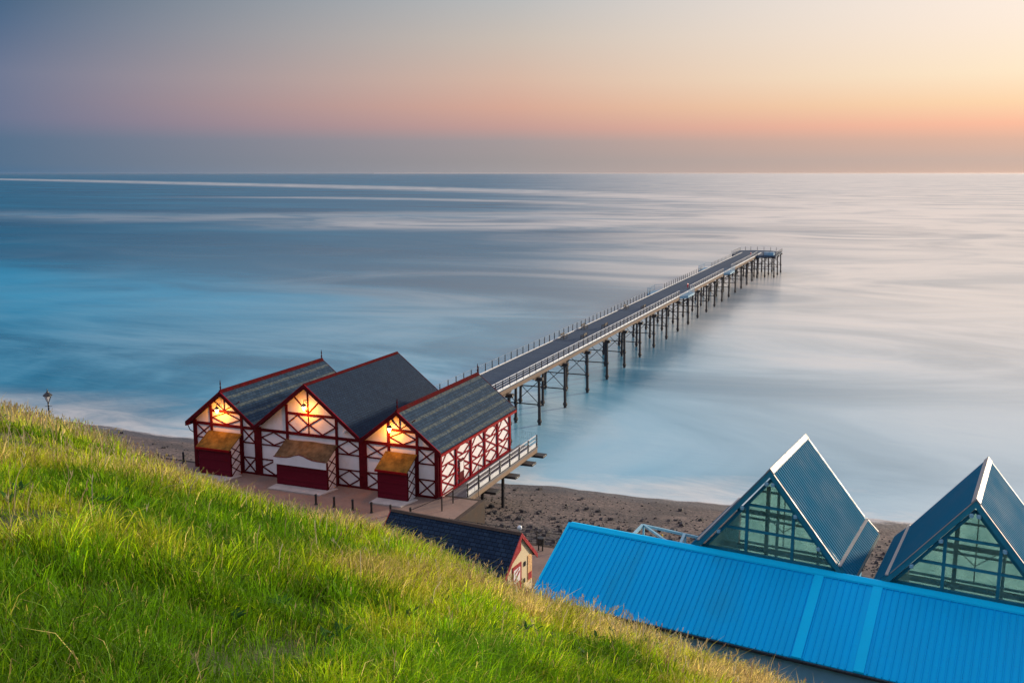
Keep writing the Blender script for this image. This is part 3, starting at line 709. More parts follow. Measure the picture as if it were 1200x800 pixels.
    dpt = 1.62; fz = 2.42; bz = 3.42
    b = MB(); b.hull8([(pw0, -dpt, 0), (pw1, -dpt, 0), (pw1, -.14, 0), (pw0, -.14, 0), (pw0, -dpt, fz - .06), (pw1, -dpt, fz - .06), (pw1, -.14, bz - .12), (pw0, -.14, bz - .12)])
    porch = b.build('porch', M['white'], T)
    b = MB(); b.box((pw0 - .03, -dpt - .07, .02), (pw1 + .03, -dpt - .005, fz - .10)); b.build('shutter', M['shutter'], porch)
    for x in (pw1 - .02,):
        bb = MB(); zc = [.1, .95, 1.8, 2.6]; k = 0
        for i in range(3):
            for p, q in (((-dpt + .1, zc[i]), (-.25, zc[i + 1])), ((-dpt + .1, zc[i + 1]), (-.25, zc[i]))):
                k += 1; bb.bar((x + .02 + .003 * k, p[0], p[1]), (x + .02 + .003 * k, q[0], q[1]), .07, .075)
        bb.build('lattice', M['dark_red'], porch)
        b = MB(); b.box((pw1 - .02, -dpt - .004, 0), (pw1 + .065, -dpt + .12, fz - .1)); b.build('corner_post', M['dark_red'], porch)
        b = MB(); b.box((pw1 - .02, -.30, 0), (pw1 + .065, -.141, bz - .3)); b.build('corner_post', M['dark_red'], porch)
    ov = .14; xs = np.linspace(pw0 - ov, pw1 + ov, 13); pcx = (pw0 + pw1) / 2
    rise = [(.36 * math.exp(-((x - pcx) / .8) ** 2) if kind == 'wide' else 0) for x in xs]
    b = MB(); y0, y1 = -dpt - .28, -.13
    for i in range(12):
        for top, dz in ((1, 0), (0, -.09)):
            q = [(xs[i], y0, fz + rise[i] + dz), (xs[i + 1], y0, fz + rise[i + 1] + dz), (xs[i + 1], y1, bz + rise[i + 1] * .15 + dz), (xs[i], y1, bz + rise[i] * .15 + dz)]
            b.poly(q if top else q[::-1])
        b.poly([(xs[i], y0, fz + rise[i] - .06), (xs[i + 1], y0, fz + rise[i + 1] - .09), (xs[i + 1], y0, fz + rise[i + 1]), (xs[i], y0, fz + rise[i])])
    for i in (0, 12):
        b.poly([(xs[i], y0, fz + rise[i] - .06), (xs[i], y1, bz - .09), (xs[i], y1, bz), (xs[i], y0, fz + rise[i])])
    b.build('porch_roof', M['moss_grey' if kind == 'wide' else 'moss'], porch)
    fb = .62 if kind == 'wide' else .22
    b = MB(); b.prism([(x, y0 - .04, fz + r_ + .015) for x, r_ in zip(xs, rise)] + [(xs[-1], y0 - .04, fz - fb + .05), (xs[0], y0 - .04, fz - fb + .05)], (0, .035, 0))
    b.build('fascia', M['white'] if kind == 'wide' else M['bright_red'], porch)
    if kind == 'wide':
        b = MB()
        for i in range(12): b.bar((xs[i], y0 - .03, fz + rise[i] + .03), (xs[i + 1], y0 - .03, fz + rise[i + 1] + .03), .08, .035)
        b.build('fascia_trim', M['dark_red'], porch)
    # doorstep
    b = MB(); b.hull8([(pw0 - .10, -2.9, 0.005), (pw1 + .25, -2.9, .005), (pw1 + .55, -dpt + .85, .005), (pw0 - .10, -dpt - .08, .005), (pw0 - .10, -2.88, .09), (pw1 + .25, -2.88, .09), (pw1 + .55, -dpt + .85, .11), (pw0 - .10, -dpt - .08, .11)])
    if True:
        b = MB(); b.prism([(pw0 - .10, -2.9, .004), (pw1 + .12, -2.9, .004), (pw1 + .58, -.95, .004), (pw1 + .06, -.95, .004), (pw1 + .06, -dpt - .08, .004), (pw0 - .10, -dpt - .08, .004)], (0, 0, .09))
    b.build('doorstep', M['concrete'], T)
    # bracket lantern under the gable, lit
    lx = cx - (.75 if kind != 'wide' else .0) + (.45 if kind == 'narrow_left' else 0) + (.15 if kind == 'narrow' else 0); lz = 5.22 if kind != 'wide' else 6.25; ly = -.62
    b = MB(); b.tube((lx, -.09, lz + .62), (lx, ly, lz + .74), .028); b.tube((lx, ly, lz + .74), (lx, ly, lz + .50), .025); b.tube((lx, -.09, lz + .25), (lx, ly + .12, lz + .70), .020)
    lan = b.build('lantern', M['black'], T)
    b = MB(); b.lathe([(.02, .52), (.06, .47), (.24, .30), (.25, .26), (.20, .25)][::-1], (lx, ly, lz), 6); b.build('cap', M['black'], lan)
    b = MB(); b.lathe([(.07, -.10), (.19, .24)], (lx, ly, lz), 6); b.build('lit_glass', M['lit_glass'], lan)
    pl = D.lights.new('lantern_light', 'POINT'); pl.energy = LAMP_W; pl.color = (1.0, .31, .022); pl.shadow_soft_size = .16
    po = D.objects.new('lantern_light', pl); COL.objects.link(po); po.parent = lan; po.location = (lx, ly - .02, lz - .22)
    if kind == 'wide':
        b = MB(); b.lathe([(.03, -.12), (.13, -.10), (.16, 0), (.12, .06)], (w_ - 1.55, -.16, 4.62), 10); b.build('floodlight', M['lamp_glass'], T, True)
    return T
LAMP_W = 250
hut(-56.0, 6.65, 6.95, 'narrow_left', 'red and white timbered hut at the far left end of the row, lichen striped slates', left_open=True)
hut(-49.35, 10.05, 8.25, 'wide', 'large middle timbered hut with plain slate roof and wide curved white porch front')
hut(-39.3, 6.72, 6.80, 'narrow', 'red and white timbered hut nearest the walkway, its long latticed side wall showing', right_open=True)

# platform the huts stand on, over the beach
T = thing('hut_platform', (-56.0, HY, PZ), 'timber platform on posts carrying the three red and white huts', 'platform')
b = MB(); b.box((-.35, .7, -.55), (23.8, HD + .5, -.02)); b.build('deck', M['beam'], T)
for i in range(5):
    for yy in (3.5, 8.5, 14.2):
        b = MB(); b.tube((.6 + i * 4.4, yy, -6.5), (.6 + i * 4.4, yy, -.5), .17); b.build('post', M['iron'], T)

# side walkway with railing beside the right hut
T = thing('walkway', (-32.3, HY, PZ), 'narrow railed walkway on posts along the side of the right hand hut', 'walkway')
b = MB(); b.box((-.22, -.6, -.16), (1.62, 16.9, -.012)); b.build('deck', M['grey_deck'], T)
b = MB(); b.box((1.30, 1.2, -.56), (1.58, 16.85, -.165)); b.build('edge_beam', M['beam'], T)
b = MB(); b.box((1.42, 1.3, .012), (1.50, 16.8, .36)); b.build('kickboard', M['rail_white'], T)
b = MB(); b.bar((1.46, 1.3, 1.06), (1.46, 16.8, 1.06), .09, .07); b.build('handrail', M['rail_white'], T)
b = MB(); b.bar((1.46, 1.3, .68), (1.46, 16.8, .68), .05, .06); b.build('rail', M['rail_white'], T)
for k in range(8):
    y = 1.3 + k * 2.214
    b = MB(); b.box((1.505, y - .05, -.1), (1.585, y + .05, 1.12)); b.build('railing_post', M['black'], T)
for k, y in enumerate((5.2, 9.6, 13.6, 16.4)):
    b = MB(); b.box((.3, y - .5, -.80), (2.5, y + .5, -.60)); b.build('bracket', M['iron'], T)
    if k < 2: b = MB(); b.tube((1.1, y, -6.5), (1.1, y, -.8), .15); b.build('post', M['iron'], T)
b = MB(); b.tube((1.7, 3.0, -.5), (1.7, 3.0, 2.2), .025); b.build('flagpole', M['black'], T)
# low mesh gate at the end
b = MB()
for k in range(9): b.bar((-.2 + k * .2, 16.85, .05), (-.2 + k * .2, 16.85, 1.3), .02)
for z in (.1, .7, 1.28): b.bar((-.25, 16.88, z), (1.45, 16.88, z), .025)
b.build('end_gate', M['pale_frame'], T)
# entry posts with a sloping handrail at the foot of the walkway
T = thing('stair_rail', (-31.2, 64.9, PZ), 'two black posts with a sloping handrail where the walkway meets the promenade', 'handrail')
for y in (-1.4, .55):
    b = MB(); b.tube((0, y, 0), (0, y, 1.15), .055); b.build('post', M['black'], T)
b = MB(); b.tube((0, -1.4, 1.1), (0, .55, 1.1), .03); b.tube((0, -1.4, 1.1), (-1.9, -2.6, .25), .03); b.build('handrail', M['black'], T)
# brick abutment under the walkway entry
T = MB().box((-32.7, 67.02, 1.2), (-30.9, 68.6, 6.30)).build('abutment', M['brick'], bevel=.04)
tag(T, 'mottled brown stone abutment under the landward end of the walkway', 'abutment')

# ------------------------------------------------------------------ pier
PX0, PX1 = -49.0, -42.9; PY0, PY1 = 81.3, 319.0
T = thing('pier', (-45.95, PY0, PZ), 'long straight iron pier with grey boarded deck running out to sea', 'pier')
L = PY1 - PY0; hw = 3.05
b = MB(); b.box((-hw, 0, -.14), (hw, L, 0)); b.build('deck', M['deck'], T)
for s in (-1, 1):
    b = MB(); b.box((s * hw - .14 * (s > 0), 0, .004), (s * hw + .14 * (s < 0), L, .24 if s > 0 else .12)); b.build('kerb', M['rail_white'], T)
    b = MB(); x = s * (hw - .22); b.box((x - .18, 0, -.66), (x + .18, L, -.145)); b.build('edge_beam', M['pier_beam'], T)
pme = MB().tube((0, 0, 0), (0, 0, 1.16), .07, .06, 6).mesh('railing_post', M['black'])
bays = {1: [(199.5, 209.5), (251, 262)], -1: [(200, 210), (254, 266)]}
def in_bay(s, y): return any(a < y < c for a, c in bays[s])
for s in (-1, 1):
    x = s * (hw - .07)
    segs = []; y0 = PY0
    for a, c in bays[s]: segs.append((y0, a)); y0 = c
    segs.append((y0, PY1 - 8))
    rl = None
    for i, (a, c) in enumerate(segs):
        b = MB(); rw = .07 if s > 0 else .03
        b.bar((x, a - PY0, 1.13), (x, c - PY0, 1.13), rw, rw); o = b.build('railing', M['rail_white' if s > 0 else 'rail_grey'], T)
        rl = rl or o
        for z in (.55, .85):
            b = MB(); b.bar((x, a - PY0, z), (x, c - PY0, z), rw * .45, rw * .45); b.build('rail', M['rail_white' if s > 0 else 'rail_grey'], o)
    far = MB()
    k = 0; y = .6
    while y < L - 8:
        if not in_bay(s, y + PY0):
            if k < 80: put('railing_post', pme, rl, (x + s * .03, y, 0))
            else: far.tube((x + s * .03, y, 0), (x + s * .03, y, 1.16), .052, .045, 5)
            k += 1
        y += 2.2
    if far.v: tag(far.build('railing_post', M['black'], rl), kind='stuff')
    for a, c in bays[s]:
        ya, yb = a - PY0, c - PY0; o_ = 1.35
        pts = [(s * hw, ya), (s * (hw + o_), ya + 2), (s * (hw + o_), yb - 2), (s * hw, yb)]
        b = MB(); b.prism([(p[0], p[1], -.03) for p in pts], (0, 0, -.5)); bay = b.build('viewing_bay', M['bay_blue'], T)
        b = MB()
        for p, q in zip(pts, pts[1:]):
            for z in (1.13, .6, .3): b.bar((p[0], p[1], z), (q[0], q[1], z), .06, .05)
        for t_ in np.linspace(0, 1, 6):
            yy = ya + 2 + (yb - ya - 4) * t_; b.bar((s * (hw + o_), yy, -.05), (s * (hw + o_), yy, 1.15), .07)
        b.build('bay_railing', M['bay_blue'], bay)
        for yy in (ya + 2.5, yb - 2.5):
            b = MB(); b.bar((s * (hw - .6), yy, -2.0), (s * (hw + o_ - .1), yy, -.55), .14, .14); b.build('strut', M['iron'], bay)
# trestles
def trestle(y, xs=(-3.2, 0.05, 3.25), name='trestle', ztop=-.74):
    b = MB(); b.box((min(xs) - .55, y - .28, ztop - .30), (max(xs) + .55, y + .28, ztop)); tr = b.build(name, M['iron'], T)
    for x in xs:
        xf = x * 1.035; b = MB()
        b.tube((x, y, ztop - .3), (xf, y, -7.4), .19, .215, 8)
        b.lathe([(.55, ztop - .44), (.55, ztop - .31)], (x, y, 0), 8); b.lathe([(.26, -4.55), (.32, -4.35), (.26, -4.15)], (x + (xf - x) * .55, y, 0), 8)
        b.lathe([(.27, -6.7), (.33, -6.5), (.27, -6.3)], (x + (xf - x) * .88, y, 0), 8)
        b.build('pile', M['iron'], tr)
    b = MB(); b.bar((min(xs) * 1.02, y, -4.35), (max(xs) * 1.02, y, -4.35), .10, .14); b.build('cross_beam', M['iron'], tr)
    for xa, xb in zip(xs, xs[1:]):
        for k, (za, zb) in enumerate(((-1.2, -4.2), (-4.2, -1.2))):
            b = MB(); b.tube((xa, y + .04 * (k * 2 - 1), za), (xb, y + .04 * (k * 2 - 1), zb), .05, n=5, caps=False); b.build('tie_rod', M['iron'], tr)
    return tr
ty = [84.9 + 10.2 * k for k in range(23)]
for y in ty:
    trestle(y - PY0)
    for s in (-1, 1):                                  # brown timber corbels carrying the beams
        b = MB(); x = s * (hw - .22); b.prism([(x - .2, y - PY0 - 1.5, -.735), (x - .2, y - PY0 + 1.5, -.735), (x - .2, y - PY0 + .6, -1.02), (x - .2, y - PY0 - .6, -1.02)], (.4, 0, 0)); b.build('corbel', M['pier_beam'], T)
# pier head
HY0, HY1 = 310.5 - PY0, 331.0 - PY0; hx0, hx1 = -5.0, 8.4
pts = [(-hw, HY0 - 3), (hw + .4, HY0 - 3), (hx1, HY0 + 1.5), (hx1, HY1 - 3), (hx1 - 4, HY1), (hx0 + 3, HY1), (hx0, HY1 - 3), (hx0, HY0 + 1.5)]
b = MB(); b.prism([(p[0], p[1], -.03) for p in pts], (0, 0, -.55)); hd = b.build('pier_head', M['deck'], T)
rp = pts[1:] + [pts[0]]
b = MB()
for p, q in zip(rp, rp[1:]):
    for z in (1.13, .75, .4): b.bar((p[0], p[1], z), (q[0], q[1], z), .07, .05)
hr = b.build('railing', M['rail_white'], hd)
for p, q in zip(rp, rp[1:]):
    n = max(1, int(math.hypot(q[0] - p[0], q[1] - p[1]) / 2))
    for k in range(n): put('railing_post', pme, hr, (p[0] + (q[0] - p[0]) * k / n, p[1] + (q[1] - p[1]) * k / n, 0))
b = MB(); b.box((5.0, HY0 - .5, .0), (8.0, HY0 + 2, .9)); b.build('sheltered_seat', M['bay_blue'], hd)
for y in (HY0 + 1.5, HY0 + 10, HY1 - 2): trestle(y, (-4.4, -1.2, 2.0, 5.2, 7.9), 'trestle', -.60)

# benches on the deck
def bench(loc, rotz, label):
    t = thing('bench', loc, label, 'bench', 'benches on the pier deck', rotz)
    b = MB()
    for k in range(3): b.box((-.9, -.24 + k * .17, .43), (.9, -.10 + k * .17, .47))
    b.build('seat', M['bench'], t)
    b = MB()
    for k in range(2): b.box((-.9, .27, .58 + k * .17), (.9, .31, .72 + k * .17))
    b.build('backrest', M['bench'], t)
    for x in (-.78, .78):
        b = MB(); b.bar((x, -.2, 0), (x, -.2, .43), .07); b.bar((x, .25, 0), (x, .33, .9), .07); b.bar((x, -.25, .40), (x, .28, .40), .06); b.bar((x, -.24, .66), (x, .30, .66), .06); b.bar((x, -.2, .43), (x, -.2, .66), .05); b.build('leg', M['black'], t)
    return t
for k, (x, y, rz, lab) in enumerate([(-47.9, 140.6, PI / 2, 'dark bench by the left pier railing, nearest to the huts'), (-47.9, 150.9, PI / 2, 'dark bench by the left pier railing, the second one out from the huts'), (-47.9, 176.3, PI / 2, 'dark bench by the left pier railing, farthest out of the three on that side'),
        (-45.2, 141.9, -PI / 2, 'dark bench mid deck on the right half of the pier, nearest the huts'), (-45.2, 153, -PI / 2, 'dark bench mid deck on the right half of the pier, between the two others'), (-45.0, 177.5, -PI / 2, 'dark bench mid deck on the right half of the pier, farthest from the huts')]):
    if k == 0: proto_b = bench((x, y, PZ), rz, lab)
    else:
        c = copy_tree(proto_b); c.location = (x, y, PZ); c.rotation_euler = (0, 0, rz); c['label'] = lab
def lifebuoy(loc, lab):
    t = thing('lifebuoy_stand', loc, lab, 'lifebuoy', 'red lifebuoy stands on the pier')
    b = MB(); b.bar((0, 0, 0), (0, 0, 1.4), .08); b.build('post', M['black'], t)
    b = MB()
    n = 14
    for k in range(n):
        a0, a1 = 2 * PI * k / n, 2 * PI * (k + 1) / n
        b.tube((-.08, .38 * math.cos(a0), 1.15 + .38 * math.sin(a0)), (-.08, .38 * math.cos(a1), 1.15 + .38 * math.sin(a1)), .095, n=6)
    b.build('ring', M['lifebuoy'], t); return t
lb = lifebuoy((-43.3, 209.6, PZ), 'small red lifebuoy on a post beside the nearer right hand bay of the pier')
c = copy_tree(lb); c.location = (-43.3, 300, PZ); c['label'] = 'small red lifebuoy near the far end of the pier, just before the head'

# ------------------------------------------------------------------ promenade furniture
bm_ = thing('bollard', (-32.64, 61.2, PZ), 'short black bollard on the promenade, the one nearest the slate cottage', 'bollard', 'row of black bollards before the huts')
MB().lathe([(.085, 0), (.085, .70), (.10, .72), (.10, .78), (.075, .84), (.02, .86)], n=10).build('shaft', M['black'], bm_)
MB().lathe([(.13, 0), (.13, .08), (.09, .10)], n=10).build('foot', M['black'], bm_)
labs = ['second black bollard from the slate cottage end of the row', 'third black bollard from the slate cottage, before the gap between two huts', 'fourth black bollard from the slate cottage, by the middle hut doorstep', 'fifth black bollard from the slate cottage, half hidden by grass', 'sixth black bollard from the slate cottage, only its top above the grass']
for k, lab in enumerate(labs):
    c = copy_tree(bm_); c.location = (-34.3 - k * 1.62, 61.2, PZ); c['label'] = lab
c = copy_tree(bm_); c.location = (-57.6, 66.2, PZ); c.scale = (1, 1, 1.2); c['label'] = 'black post standing at the outer left corner of the far left hut'
# railing on the sea wall, right of the abutment
T = thing('promenade_railing', (-28.8, 59.8, PZ + .0), 'low dark wire railing along the sea wall behind the slate cottage', 'railing')
for k in range(19):
    b = MB(); b.bar((k * 2.2, 0, 0), (k * 2.2, 0, 1.0), .06); b.build('post', M['black'], T)
for z in (.95, .5):
    b = MB(); b.bar((0, 0, z), (39.6, 0, z), .035); b.build('rail', M['black'], T)
# litter bin in the gap beside the cottage
T = thing('litter_bin', (-21.6, 58.9, PZ), 'small dark litter bin on two legs in the gap between cottage and blue roof', 'litter bin')
MB().lathe([(.20, .42), (.25, .46), (.27, .90), (.22, .93)], n=12).build('body', M['black'], T)
for x in (-.14, .14): MB().box((x - .04, -.04, 0), (x + .04, .04, .42)).build('leg', M['black'], T)

# street lamp on the left
def lamp_post(loc, lab):
    t = thing('street_lamp', loc, lab, 'street lamp')
    MB().lathe([(.16, 0), (.16, .7), (.09, .8), (.075, 2.4), (.065, 4.05), (.10, 4.1), (.06, 4.18)], n=10).build('post', M['black'], t)
    MB().bar((-.32, 0, 3.75), (.32, 0, 3.75), .035).build('ladder_bar', M['black'], t)
    ln = MB().lathe([(.10, 4.18), (.30, 4.72)], n=4).build('lantern', M['lamp_glass'], t)
    b = MB()
    for k in range(4):
        a_ = PI / 2 * k; b.bar((.105 * math.cos(a_), .105 * math.sin(a_), 4.17), (.315 * math.cos(a_), .315 * math.sin(a_), 4.74), .035)
    b.build('frame', M['black'], ln)
    MB().lathe([(.44, 4.74), (.44, 4.78), (.17, 5.02), (.12, 5.05), (.10, 5.14), (.02, 5.16), (.05, 5.24), (.012, 5.38)], n=8).build('cap', M['black'], ln)
    t.rotation_euler.z = .5; return t
lamp_post((-72.9, 66.2, PZ), 'black Victorian street lamp with white glazed lantern standing alone at far left')

# person on the promenade beyond the blue roof
def person(loc, rotz, lab):
    t = thing('person', loc, lab, 'person', None, rotz)
    jn = {'pel': (0, 0, .95, .15), 'chest': (0, .01, 1.30, .17), 'neck': (0, .01, 1.48, .07), 'head': (0, -.01, 1.62, .105), 'crown': (0, .0, 1.70, .09),
          'shl': (.19, .01, 1.40, .075), 'ell': (.25, .03, 1.13, .05), 'hal': (.22, -.08, .90, .04), 'shr': (-.19, .01, 1.40, .075), 'elr': (-.25, .03, 1.13, .05), 'har': (-.22, -.08, .90, .04),
          'hpl': (.10, 0, .88, .105), 'knl': (.11, -.03, .50, .07), 'anl': (.11, .02, .09, .05), 'tol': (.12, -.14, .05, .045), 'hpr': (-.10, 0, .88, .105), 'knr': (-.11, .03, .50, .07), 'anr': (-.11, .09, .09, .05), 'tor': (-.12, -.06, .05, .045)}
    ed = [('pel', 'chest'), ('chest', 'neck'), ('neck', 'head'), ('head', 'crown'), ('chest', 'shl'), ('shl', 'ell'), ('ell', 'hal'), ('chest', 'shr'), ('shr', 'elr'), ('elr', 'har'), ('pel', 'hpl'), ('hpl', 'knl'), ('knl', 'anl'), ('anl', 'tol'), ('pel', 'hpr'), ('hpr', 'knr'), ('knr', 'anr'), ('anr', 'tor')]
    def skin(names, mat, nm, grow=0., root=None):
        idx = {n: i for i, n in enumerate(names)}
        m = D.meshes.new(nm); m.from_pydata([jn[n][:3] for n in names], [(idx[a], idx[b]) for a, b in ed if a in idx and b in idx], [])
        o = D.objects.new(nm, m); COL.objects.link(o); o.parent = t; m.materials.append(mat)
        sm = o.modifiers.new('skin', 'SKIN'); sd = m.skin_vertices[0].data
        for n, i in idx.items(): sd[i].radius = (jn[n][3] + grow,) * 2
        sd[idx[root or names[0]]].use_root = True
        o.modifiers.new('sub', 'SUBSURF').levels = 1; o.modifiers['sub'].render_levels = 1
        return o
    skin(list(jn), M['skin'], 'body')
    skin(['pel', 'chest', 'shl', 'ell', 'shr', 'elr'], M['yellow'], 'jacket', .025)
    skin(['pel', 'hpl', 'knl', 'anl', 'hpr', 'knr', 'anr'], M['cloth'], 'trousers', .018)
    MB().lathe([(.085, 1.58), (.125, 1.64), (.122, 1.72), (.07, 1.80), (.02, 1.815)], (0, .02, 0), 10).build('hair', M['cloth'], t, True)
_px, _py = -14.87, 64.8
person((_px, _py, float(beach_z(np.array(_px), np.array(_py))) - .01), R(160), 'person with dark hair and yellow top on the beach beyond the blue roof')

# ------------------------------------------------------------------ slate cottage
T = thing('cottage', (-20.11, 51.53, PZ), 'small cream cottage with dark navy slate roof and red gable boards', 'cottage', None, -R(5.2))
LX = -9.2; RZ = 4.0; EZ = 1.98; EW = 2.12; WW = 1.62
b = MB(); b.prism([(-.09, -WW, -.05), (-.09, WW, -.05), (-.09, WW, RZ - WW * .952 - .13), (-.09, 0, RZ - .14), (-.09, -WW, RZ - WW * .952 - .13)], (LX + .3, 0, 0)); wl = b.build('wall', M['cream'], T)
b = MB(); b.slab((LX, -EW, EZ), (0, -EW, EZ), (0, 0, RZ), (LX, 0, RZ), .09); b.slab((0, EW, EZ), (LX, EW, EZ), (LX, 0, RZ), (0, 0, RZ), .09); rf = b.build('roof', M['slate_navy'], T)
b = MB()
for k in range(23):
    x = LX + .4 * k; b.prism([(x + .006, -.15, RZ - .06), (x + .006, .15, RZ - .06), (x + .006, .06, RZ + .08), (x + .006, -.06, RZ + .08)], (.388, 0, 0))
b.build('ridge_tiles', simple('brown ridge tiles', (.07, .045, .035), .8, .3, 4), rf)
b = MB(); b.lathe([(.03, 0), (.03, .12), (.12, .18), (.15, .28), (.12, .38), (.04, .43)], (-.12, 0, RZ + .06), 10); b.build('globe_finial', M['lamp_glass'], rf, True)
for s in (-1, 1):
    for xx in (.005, LX - .055):
        b = MB(); b.prism([(xx, 0, RZ + .05), (xx, s * (EW + .02), EZ + .05), (xx, s * (EW + .02), EZ - .23), (xx, 0, RZ - .25)], (.05, 0, 0)); b.build('bargeboard', M['cottage_red'], T)
b = MB(); b.prism([(-.085, -1.02, 2.50), (-.085, .08, 2.94), (-.085, .08, RZ - .36), (-.085, -.12, RZ - .36), (-.085, -1.02, RZ - 1.12)], (.035, 0, 0)); b.build('gable_panel', M['cottage_red'], T)
b = MB(); b.box((-.085, -1.05, .02), (-.045, .12, 2.22)); dr = b.build('door', M['cottage_red'], T)
b = MB(); b.prism([(-.041, -.92, 1.15), (-.041, -.1, 1.15), (-.041, -.1, 2.0), (-.041, -.92, 2.0)], (.012, 0, 0)); pn_ = b.build('notice', M['white'], dr)
b = MB(); b.bar((-.022, -.85, 1.3), (-.022, -.2, 1.75), .012, .14); b.bar((-.022, -.8, 1.75), (-.022, -.25, 1.95), .012, .08); b.build('notice_print', M['cottage_red'], pn_)
b = MB(); b.box((-.085, .48, 1.78), (-.02, .66, 2.05)); b.build('wall_light', M['black'], T)
b = MB(); b.box((-.085, .42, .75), (-.03, .60, 1.0)); b.build('meter_box', M['black'], T)
b = MB(); b.box((-.085, .98, .6), (-.05, 1.55, 2.25)); sg = b.build('sign_board', M['sign'], T)
b = MB(); b.box((-.048, 1.02, .68), (-.038, 1.50, 1.15)); b.build('sign_print', M['cottage_red'], sg)

# ------------------------------------------------------------------ blue roofed pavilion
T = thing('pavilion', (-16.66, 50.23, PZ), 'seafront pavilion with long bright blue metal roof and two glazed steep gables', 'pavilion', None, -R(7.4))
ER = 31.0; RL = 5.5; ED = -4.55; EL = 3.0
sl_ = (RL - EL) / (0 - ED)
def lean_z(d): return RL + d * sl_
b = MB(); b.hull8([(0, ED, EL - .10), (ER, ED, EL - .10), (ER, .05, RL - .10), (0, .05, RL - .10), (0, ED, EL), (ER, ED, EL), (ER, .05, lean_z(.05)), (0, .05, lean_z(.05))])
e = .33
while e < ER:
    if not (13.5 < e < 14.1 or 16.25 < e < 16.85):
        b.hull8([(e - .030, ED - .01, EL - .02), (e + .030, ED - .01, EL - .02), (e + .030, -.1, lean_z(-.1) - .02), (e - .030, -.1, lean_z(-.1) - .02), (e - .016, ED - .01, EL + .075), (e + .016, ED - .01, EL + .075), (e + .016, -.1, lean_z(-.1) + .075), (e - .016, -.1, lean_z(-.1) + .075)])
    e += .313
lr = b.build('lean_to_roof', M['blue_metal'], T)
for ec in (13.8, 16.55):
    b = MB(); b.hull8([(ec - .235, ED - .02, EL + .004), (ec + .235, ED - .02, EL + .004), (ec + .235, -.1, lean_z(-.1) + .004), (ec - .235, -.1, lean_z(-.1) + .004), (ec - .225, ED - .02, EL + .075), (ec + .225, ED - .02, EL + .075), (ec + .225, -.1, lean_z(-.1) + .075), (ec - .225, -.1, lean_z(-.1) + .075)]); b.build('plain_panel', M['blue_flash'], lr)
b = MB(); b.bar((-.02, ED - .03, EL + .02), (-.02, .06, RL + .05), .16, .16); b.build('verge_trim', M['blue_flash'], lr)
b = MB(); b.prism([(0.08, -.26, RL - .08), (0.08, -.24, RL + .0), (.08, .0, RL + .15), (.08, .14, RL + .13), (.08, .14, RL - .2)], (ER - .1, 0, 0)); b.build('ridge_cap', M['blue_flash'], lr)
b = MB(); b.box((0, ED - .12, EL - .16), (ER, ED + .02, EL - .04)); b.build('gutter', simple('dark gutter', (.02, .03, .04), .5), lr)
b = MB(); b.prism([(.15, ED + .25, -3), (.15, .4, -3), (.15, .4, RL - .14), (.15, ED + .25, lean_z(ED + .25) - .13)], (ER - .2, 0, 0)); wl = b.build('wall', M['spa_wall'], T)
b = MB(); b.box((6.6, .45, -3), (ER - .2, 7.3, 2.30)); b.build('back_wall', M['spa_wall'], T)
